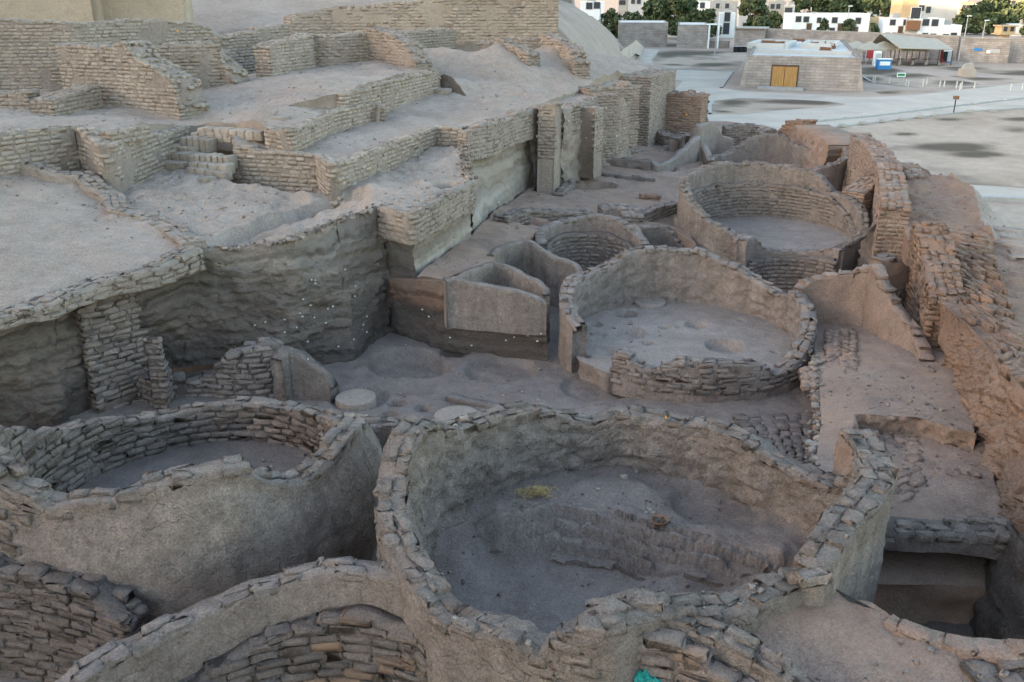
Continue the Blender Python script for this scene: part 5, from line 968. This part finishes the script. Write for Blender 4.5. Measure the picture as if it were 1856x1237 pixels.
fridge('tall white drinks fridge beside the tents', 1588, 119, 1.0, 2.1, 'white', 'metal'); fridge('dark red drinks fridge at the right end of the canopy', 1709, 114, .8, 2.0, 'redpaint', 'black'); fridge('blue drinks fridge next to the dark red one', 1717, 114, .8, 2.0, 'blue', 'metal')
p = P(1600, 126, 0); r = thing('kiosk', 'low blue and white ice cream kiosk in front of the tents', 'kiosk', p)
mb = MB(); mb.box((p[0], p[1], .7), (1.9, 1.0, 1.4)); mb.build('counter', MAT['blue'], r); mb = MB(); mb.box((p[0], p[1] - .53, .85), (1.5, .05, .55)); mb.build('front_panel', MAT['white'], r); mb = MB(); mb.box((p[0], p[1], 1.46), (2.1, 1.2, .1)); mb.build('lid', MAT['white'], r)
p = P(1575, 117, 0); r = thing('banner', 'small orange red cloth hanging under the second tent', 'banner', p); mb = MB(); mb.box((p[0], p[1], 1.5), (1.1, .05, 1.2)); mb.build('cloth', MAT['redpaint'], r); mb = MB(); mb.tube((p[0] - .5, p[1] + .1, 0), (p[0] - .5, p[1] + .1, 2.1), .04, .04, 6); mb.build('pole', MAT['metal'], r)
p = P(1751, 139, 0); r = thing('stone_monument', 'squat pale stone block on a plinth between the lawns', 'monument', p); mb = MB(); mb.box((*p[:2], .5), (1.75, 1.4, 1.0)); mb.build('plinth', MAT['paving'], r)
mb = MB(); mb.add([[p[0] - .7, p[1] - .5, 1.003], [p[0] + .8, p[1] - .5, 1.003], [p[0] + .8, p[1] + .5, 1.003], [p[0] - .7, p[1] + .5, 1.003], [p[0] - .4, p[1] - .3, 1.6], [p[0] + .5, p[1] - .3, 1.8], [p[0] + .5, p[1] + .3, 1.8], [p[0] - .4, p[1] + .3, 1.6]], [[0, 1, 5, 4], [1, 2, 6, 5], [2, 3, 7, 6], [3, 0, 4, 7], [4, 5, 6, 7]]); mb.build('broken_block', MAT['stone'], r)
for k, (u, v) in enumerate(((1581.7, 151), (1585, 151.5), (1611, 153), (1641.5, 157.5), (1646, 158), (1672.6, 157), (1679, 155), (1703, 160), (1710.5, 160), (1733, 161), (1738.8, 165), (1742, 162), (1765.4, 162), (1831.5, 166), (1852, 164.5))):
    p = P(u, v, 0); r = thing('bollard', 'thin pale bollard post along the lawn path', 'bollard', p, 'bollards by the lawn path')
    mb = MB(); mb.tube(p, p + [0, 0, .85], .09, .08, 8); mb.build('post', MAT['roofpale'], r)
for k, (u, v) in enumerate(((1496.5, 217), (1531.6, 214), (1566.7, 210.5), (1597, 206), (1632, 203.5), (1660, 197), (1693.5, 196.5), (1769, 189.3), (1795.5, 185.6), (1821, 183))):
    p = P(u, v - 1, .14); r = thing('kerb_light', 'small white light block on the kerb of the pale road', 'light', p, 'white lights on the kerb')
    mb = MB(); mb.box((*p[:2], .14 + .1), (.22, .16, .16)); mb.build('housing', MAT['roofpale'], r)
for k, (u, v) in enumerate(((1526.6, 229), (1563, 224.5), (1600, 220.5), (1633.5, 217), (1667, 213), (1697, 210.5), (1757, 203.5), (1800.5, 202))):
    p = P(u, v, .14); r = thing('kerb_block', 'low stone block on the near kerb of the pale road', 'block', p, 'blocks on the near kerb')
    mb = MB(); mb.box((*p[:2], .14 + .1), (.55, .3, .2)); mb.build('block', MAT['kerbstone'], r)
p = P(1632, 147, 0); r = thing('sign', 'low pale green sign on two short legs in the lawn', 'sign', p); mb = MB(); mb.box((p[0], p[1], .75), (1.1, .08, .5)); mb.build('board', MAT['white'], r); mb = MB(); mb.box((p[0], p[1] - .045, .75), (.9, .02, .3)); mb.build('panel', MAT['greenpaint'], r)
for dx in (-.4, .4): mb = MB(); mb.tube((p[0] + dx, p[1], 0), (p[0] + dx, p[1], .5), .04, .04, 6); mb.build('leg', MAT['metal'], r)
p = P(1728, 207, 0); r = thing('sign', 'brown sign board on a dark post beside the pale road', 'sign', p); mb = MB(); mb.tube(p, p + [0, 0, 1.3], .05, .05, 6); mb.build('post', MAT['black'], r); mb = MB(); mb.box((p[0], p[1], 1.5), (.45, .3, .3)); mb.build('board', MAT['brown'], r)
for u, v, w, h, m_, l_ in ((1773, 90, 1.2, .4, 'blue', 'blue sign on the stone wall at the right'), (1792, 94, .6, .5, 'white', 'small white sign on the stone wall'), (1804, 93, 1.4, .6, 'plastergrey', 'pale grey sign right of the small white one')):
    a, b = np.array([72.8, 154.8]), np.array([78.5, 150.5]); tt = (b - a) / np.linalg.norm(b - a); d = ray(u, v)
    M = np.array([[d[0], -tt[0]], [d[1], -tt[1]]]); s_ = np.linalg.solve(M, a); z = CH + d[2] * s_[0]; c = a + tt * s_[1] - np.array([-tt[1], tt[0]]) * .06
    r = thing('sign', l_, 'sign', (*c, z - h / 2)); mb = MB(); mb.box((*c, z), (w, .08, h), math.atan2(tt[1], tt[0])); mb.build('board', MAT[m_], r)
# stone pitched revetment at the toe of the hillside
q = [P(1137, 116, .4), P(1167, 88, .2), P(1153, 77, 3.2), P(1117, 104, 3.4)]
mb = MB(); q = np.array(q); nn = 26
uu, vv = np.meshgrid(np.linspace(0, 1, nn), np.linspace(0, 1, 14)); uu = uu.ravel()[:, None]; vv = vv.ravel()[:, None]
V = (q[0] * (1 - uu) + q[1] * uu) * (1 - vv) + (q[3] * (1 - uu) + q[2] * uu) * vv; V[:, 2] += .12 * rng.random(len(V)) + .25
i = (np.arange(13)[:, None] * nn + np.arange(nn - 1)[None]).ravel(); V2 = V - [0, 0, 2.0]; nv = len(V)
mb.add(np.vstack([V, V2]), np.vstack([np.column_stack([i, i + 1, i + nn + 1, i + nn])] + [np.array([[a, b, b + nv, a + nv]]) for k in range(nn - 1) for a, b in ((k + 1, k), (13 * nn + k, 13 * nn + k + 1))] + [np.array([[a, b, b + nv, a + nv]]) for k in range(13) for a, b in ((k * nn, (k + 1) * nn), ((k + 1) * nn + nn - 1, k * nn + nn - 1))]))
tag(mb.build('stone_revetment', MAT['paving']), 'white stone pitched slope at the toe of the hillside', 'revetment')

# ------------------------------------------------------------------ trees
def leafmat():
    m, nt, b = newmat('foliage'); p = pos(nt); n = noise_node(nt, p, .8, 4, .6); at = nt.nodes.new('ShaderNodeAttribute'); at.attribute_name = 'tint'
    c = ramp(nt, math_(nt, 'ADD', n, math_(nt, 'MULTIPLY', at.outputs['Fac'], .12)), [(.25, (.035, .055, .028)), (.5, (.075, .100, .050)), (.8, (.140, .145, .070))])
    nt.links.new(c, b.inputs['Base Color']); b.inputs['Roughness'].default_value = .7
leafmat(); plain('bark', (.12, .09, .065), .9, .2, 4)
def tree(label, u, vb, vt, w, y, cat='tree', name='leafy_tree', n=1500, group='trees before the town', ls=.42):
    x = u_x(u, y); zt = bz(u, vt, y); p = np.array([x, y, 0]); W = w / F * (y * cp + 4); r = thing(name, label, cat, p, group)
    mb = MB(); z1 = zt * .5; mb.tube(p, p + [0.1, 0, z1], .10 + W * .022, .06 + W * .012, 8)
    for k in range(5):
        a = k * 1.3 + u; e = p + [math.cos(a) * W * .3, math.sin(a) * W * .3, zt * rng.uniform(.6, .85)]; mb.tube(p + [0.07, 0, z1 * rng.uniform(.6, .95)], e, .05 + W * .010, .03, 6)
    mb.build('trunk', MAT['bark'], r)
    nc = 24; n = int(n * 1.35); W = W * 1.2; C = []; Rr = []
    for k in range(nc):
        a = rng.uniform(0, 2 * math.pi); q = rng.uniform(0, 1) ** .6; hh = rng.uniform(.16, .95)
        wr = max(.05, math.sin(math.pi * min(1, (hh + .08) / 1.06))) ** .5
        C.append([x + math.cos(a) * q * W * .40 * wr, y + math.sin(a) * q * W * .40 * wr, zt * hh * .95]); Rr.append(W * rng.uniform(.09, .19))
    C = np.array(C); Rr = np.array(Rr); k = rng.integers(0, nc, n); d = rng.normal(0, 1, (n, 3)); d /= np.linalg.norm(d, axis=1, keepdims=True)
    c = C[k] + d * (Rr[k] * rng.uniform(.55, 1.08, n))[:, None]; c[:, 2] = np.clip(c[:, 2], zt * .12, zt)
    a = rng.normal(0, 1, (n, 3)) + d * .8; a /= np.linalg.norm(a, axis=1, keepdims=True); t1 = np.cross(a, rng.normal(0, 1, (n, 3))); t1 /= np.linalg.norm(t1, axis=1, keepdims=True); t2 = np.cross(a, t1)
    s = ls * rng.uniform(.6, 1.3, (n, 1)); V = np.stack([c - t1 * s, c - t2 * s * .6, c + t1 * s, c + t2 * s * .6], 1).reshape(-1, 3)
    mb = MB(); mb.add(V, np.arange(n * 4).reshape(-1, 4), tint=np.repeat(rng.normal(0, 1, nc)[k] * .7 + rng.normal(0, .5, n), 4)); mb.build('crown', MAT['foliage'], r)
tree('round dark tree left of the big tree group, by the lamp post', 1104, 45, 12, 42, 214, n=1600); tree('low wide tree between the round dark tree and the big trees', 1146, 45, 17, 50, 222, n=1600)
tree('biggest tree of the group, its top lit yellow on the left', 1192, 50, -14, 62, 232, n=2600, ls=.55); tree('big dark tree merging with the biggest one on its right', 1238, 50, -10, 66, 226, n=2600, ls=.55); tree('bushy low tree in front of the narrow white house', 1282, 50, 18, 46, 224, n=1500)
tree('tall light green tree standing alone behind the stone wall', 1362, 56, -22, 66, 214, n=3000, ls=.5)
tree('left of three clipped street trees before the white houses', 1488, 62, 33, 26, 226, n=1100, ls=.32, group='street trees'); tree('middle clipped street tree before the white houses', 1533, 62, 33, 30, 224, n=1200, ls=.32, group='street trees'); tree('right clipped street tree at the gap in the white row', 1580, 64, 42, 24, 222, n=1000, ls=.32, group='street trees')
tree('small tree left of the widest white house', 1575, 60, 26, 20, 250, n=700)
for k, (u, vt, w, y) in enumerate(((1448, -6, 44, 300), (1482, -14, 50, 310), (1516, -4, 50, 305), (1548, -16, 54, 315), (1584, -8, 50, 300), (1618, -2, 44, 310), (1750, 18, 44, 250), (1772, 2, 46, 270), (1790, 26, 50, 245), (1822, 20, 50, 255), (1846, 4, 50, 262), (1868, 18, 44, 240), (1800, -6, 50, 300), (1400, 22, 26, 262))):
    tree(['dense tree behind the white house, leftmost of the row', 'tall dense tree second in the row behind the white house', 'rounded tree third in the row behind the white house', 'tall dense tree fourth in the row', 'dense tree fifth in the row behind the street trees', 'sixth tree in the row, next to the ochre tower house', 'dark tree right of the pale grey block', 'sunlit tree top behind the dark right trees', 'dark bushy tree left of the guard hut', 'dark bushy tree behind the guard hut', 'large tree right of the guard hut', 'tree cut by the right frame edge', 'distant sunlit tree on the right skyline', 'scrubby tree between the grey houses'][k], u, 60, vt, w, y, n=1800, ls=.6)

# ------------------------------------------------------------------ stone discs and loose finds
def disc(label, u, v, z, rad, h, mat='disc', tilt=(0, 0), name='stone_disc', cat='stone disc'):
    p = P(u, v, z); mb = MB(); n = 40; a = np.linspace(0, 2 * math.pi, n, endpoint=False); rows = []
    for rr, zz in ((1.0, -h), (1.01, -.03), (.985, -.008), (.95, 0), (.6, .006), (.3, .003)):
        rows.append(np.column_stack([p[0] + rad * rr * np.cos(a) * (1 + .012 * np.sin(3 * a + u)), p[1] + rad * rr * np.sin(a), z + zz + rad * rr * (np.cos(a) * tilt[0] + np.sin(a) * tilt[1])]))
    i = np.arange(n); V = np.vstack(rows + [[[p[0], p[1], z]]]); Q = np.vstack([np.column_stack([j * n + i, j * n + (i + 1) % n, (j + 1) * n + (i + 1) % n, (j + 1) * n + i]) for j in range(5)])
    mb.add(V, Q, np.column_stack([5 * n + i, 5 * n + (i + 1) % n, np.full(n, 6 * n)])); return tag(mb.build(name, MAT[mat], smooth=True), label, cat)
earth('disc', (.20, .175, .145), (.285, .25, .21), s1=1.2, s2=9, bs=22, bstr=.4, bdist=.015, speck=.2)
disc('round stone column base on the court floor, left one near the plaster stub', 645, 719, 1.12, .52, .32); disc('round stone column base behind the rim of the largest silo', 828, 752, 1.15, .56, .34)
disc('grey stone drum lying at the end of the low terrace wall', 507, 211, 6.62, .36, .35, mat='terrace'); disc('flat weathered stone at the foot of the mound', 801, 161, 6.4, .5, .25, mat='terrace')
disc('low round mud platform against the back wall of the middle silo', 1179, 545, 1.62, .50, .18, mat='floorpale', name='mud_platform', cat='platform')
p = P(1195, 944, 2.42); mb = MB(); n = 24; a = np.linspace(0, 2 * math.pi, n, endpoint=False); rows = [np.column_stack([p[0] + q * np.cos(a), p[1] + q * np.sin(a), np.full(n, p[2] + zz)]) for q, zz in ((.07, -.06), (.13, -.02), (.16, .03), (.15, .035), (.12, -.005), (.03, -.02))]
i = np.arange(n); r = thing('pottery_bowl', 'small shallow clay bowl of pebbles on the layered ruin', 'bowl', p)
mb.add(np.vstack(rows), np.vstack([np.column_stack([j * n + i, j * n + (i + 1) % n, (j + 1) * n + (i + 1) % n, (j + 1) * n + i]) for j in range(5)])); mb.build('bowl', MAT['brown'], r, smooth=True)
mb = MB(); k_ = 40; bricks(mb, p + np.column_stack([rng.uniform(-.09, .09, k_), rng.uniform(-.09, .09, k_), rng.uniform(0, .02, k_)]), np.tile([[1, 0]], (k_, 1)), None, rng.uniform(.02, .04, (k_, 3)), jit=.002); mb.build('pebbles', MAT['rubble'], r)
plain('paper', (.58, .56, .52), .8); plain('straw', (.40, .275, .125), .9, .3, 14)
p = P(972, 892, 2.38); mb = MB(); k_ = 1000; aa = rng.uniform(0, 6.28, k_); rr = np.sqrt(rng.random(k_)); rr = np.abs(rng.normal(0, .45, k_)) * (1 + .35 * np.sin(2 * aa + 1) + .2 * np.sin(5 * aa)); cx_ = p[0] + rr * .40 * np.cos(aa); cy_ = p[1] + rr * .30 * np.sin(aa); zz = p[2] + .07 * np.exp(-rr ** 2 * 2) * rng.random(k_)
a2 = rng.uniform(0, 6.28, k_); L_ = rng.uniform(.04, .11, k_); w_ = .006; dx, dy = np.cos(a2) * L_ / 2, np.sin(a2) * L_ / 2; dz = rng.normal(0, .012, k_)
V = np.stack([np.column_stack([cx_ - dx - dy / L_ * w_, cy_ - dy + dx / L_ * w_, zz - dz]), np.column_stack([cx_ - dx + dy / L_ * w_, cy_ - dy - dx / L_ * w_, zz - dz]), np.column_stack([cx_ + dx + dy / L_ * w_, cy_ + dy - dx / L_ * w_, zz + dz]), np.column_stack([cx_ + dx - dy / L_ * w_, cy_ + dy + dx / L_ * w_, zz + dz])], 1).reshape(-1, 3)
mb.add(V, np.arange(k_ * 4).reshape(-1, 4)); tag(mb.build('straw_heap', MAT['straw']), 'small heap of yellow straw on the floor of the largest silo', 'straw')
# white tags pinned into the sections, orange survey markers: found by dropping a ray on the finished surfaces
bpy.context.view_layer.update(); dg = bpy.context.evaluated_depsgraph_get()
def hit(u, v):
    d = Vector(ray(u, v)).normalized(); ok, loc, nr, _, _, _ = S.ray_cast(dg, Vector((0, 0, CH)), d)
    return (np.array(loc), np.array(nr if nr.dot(d) < 0 else -nr)) if ok else (None, None)
TG_ = [(560 + x / 2.994, 400 + y / 2.994) for x, y in ((10, 323), (35, 345), (370, 240), (190, 265), (36, 322), (252, 362), (248, 405), (10, 455), (128, 462), (100, 483), (25, 527), (310, 520), (90, 555), (292, 567), (285, 597), (310, 603), (240, 648), (157, 687), (618, 482), (655, 520), (765, 636), (885, 676), (1118, 630), (1068, 650), (1190, 623), (1240, 650), (1258, 613))]
TG_ += [(x / 2.994, 400 + y / 2.994) for x, y in ((1645, 428), (1685, 455), (1630, 505), (1642, 520), (1383, 562), (1437, 550), (1548, 537), (1606, 583), (1543, 610), (1665, 655), (1668, 757))]
TG_ += [(600 + x / 2.994, y / 2.994) for x, y in ((990, 835), (1287, 655), (1250, 685), (1490, 587), (1548, 740), (1568, 770), (1387, 748), (1255, 957), (908, 1100), (927, 1137), (1410, 975), (1360, 660))]
for u, v in TG_:
    c, nr = hit(u, v)
    if c is None or c[1] > 75: continue
    k_ = .85 + max(0, c[1] - 24) * .018; ang_ = math.atan2(nr[0], -nr[1]); c = c + nr * .035
    mb = MB(); mb.box(c, (.062 * k_, .010, .042 * k_), ang_); tag(mb.build('find_tag', MAT['paper']), 'small white paper tag pinned to the cut earth section', 'tag', 'white tags pinned on the sections')
for u, v, l_ in ((1208, 758.5, 'orange survey marker on the back rim of the largest silo'), (321, 57, 'orange survey marker on the tall wall at the top left'), (1244, 208, 'orange survey marker on the brown brick chunk')):
    c, nr = hit(u, v)
    if c is None: continue
    k_ = c[1] / 15; mb = MB(); mb.tube(c - nr * .01, c + nr * .03, .032 * k_ ** .5, .028 * k_ ** .5, 12); tag(mb.build('survey_marker', MAT['orange']), l_, 'marker')
# torn teal plastic among the bricks at the bottom
c, nr = hit(1168, 1226)
if c is not None:
    mb = MB(); g = 14; uu, vv = np.meshgrid(np.linspace(-1, 1, g), np.linspace(-1, 1, g)); uu, vv = uu.ravel(), vv.ravel(); q = np.column_stack([uu, vv, uu * 0])
    mb.add(np.column_stack([c[0] + uu * .13 * (1 - .5 * vv) - vv * .05, c[1] - .05 + vv * .05, c[2] - .03 + vv * .09 + uu * .05 + .05 * fbm(q, 2.3, 3)]) + np.column_stack([uu * 0, .06 * fbm(q + 7, 2.5, 3), uu * 0]), [[a * g + b, a * g + b + 1, (a + 1) * g + b + 1, (a + 1) * g + b] for a in range(g - 1) for b in range(g - 1)])
    tag(mb.build('plastic_bag', MAT['teal'], smooth=True), 'torn teal plastic bag stuck between bricks at the bottom edge', 'bag')
# loose stones and clods
N_ = 8500; C = []; D = []
def down(x, y):
    ok, loc, nr, _, ob, _ = S.ray_cast(dg, Vector((x, y, 9.5 if y > 36 or x < -8 else 8)), Vector((0, 0, -1)))
    return (loc, nr, ob) if ok else (None, None, None)
for k in range(N_):
    y = 6 + 44 * rng.random() ** 1.5; x = rng.uniform(-.62, .62) * y * .95 + (2 if y < 20 else 0)
    loc, nr, ob = down(x, y)
    if loc is None or abs(nr[2]) < .75 or loc.z < .3: continue
    dens = fbm(np.array([[x, y, 0.]]), .35, 2)[0]
    if rng.random() > (.5 if y > 17 else .25) + dens * .9: continue
    s = .012 + .03 * rng.random() ** 4 * (1 if rng.random() < .93 else 2.0); C.append([loc.x, loc.y, loc.z + s * .25]); D.append([s * 2 * rng.uniform(.8, 1.5), s * 2, s * rng.uniform(1, 1.6)])
for lip in ([(120, 529, 4.3), (204, 502, 4.35), (290, 482, 4.42), (351, 453, 4.5), (440, 449, 4.5), (535, 432, 4.7), (610, 398, 4.8), (690, 373, 4.9)], [(850, 327, 4.9), (838, 274, 5.3), (842, 235, 5.75)], [(1474, 640, 1.85), (1485, 690, 1.9), (1488, 770, 2.1), (1476, 852, 2.35)]):
    lp, _ = resample(pts3(lip), .035)
    for q in lp:
        s = .02 + .07 * rng.random() ** 3; C.append([q[0] + rng.normal(0, .10), q[1] + rng.normal(.06, .12), q[2] + rng.normal(-.015, .03)]); D.append([s * 2 * rng.uniform(.8, 1.6), s * 2, s * rng.uniform(1, 1.8)])
mb = MB(); aa = rng.uniform(0, 6.28, len(C)); bricks(mb, np.array(C), np.column_stack([np.cos(aa), np.sin(aa)]), None, np.array(D), jit=.006, tintamp=1.0)
struct(mb.build('loose_stones', MAT['mid'], smooth=True), 'stuff')
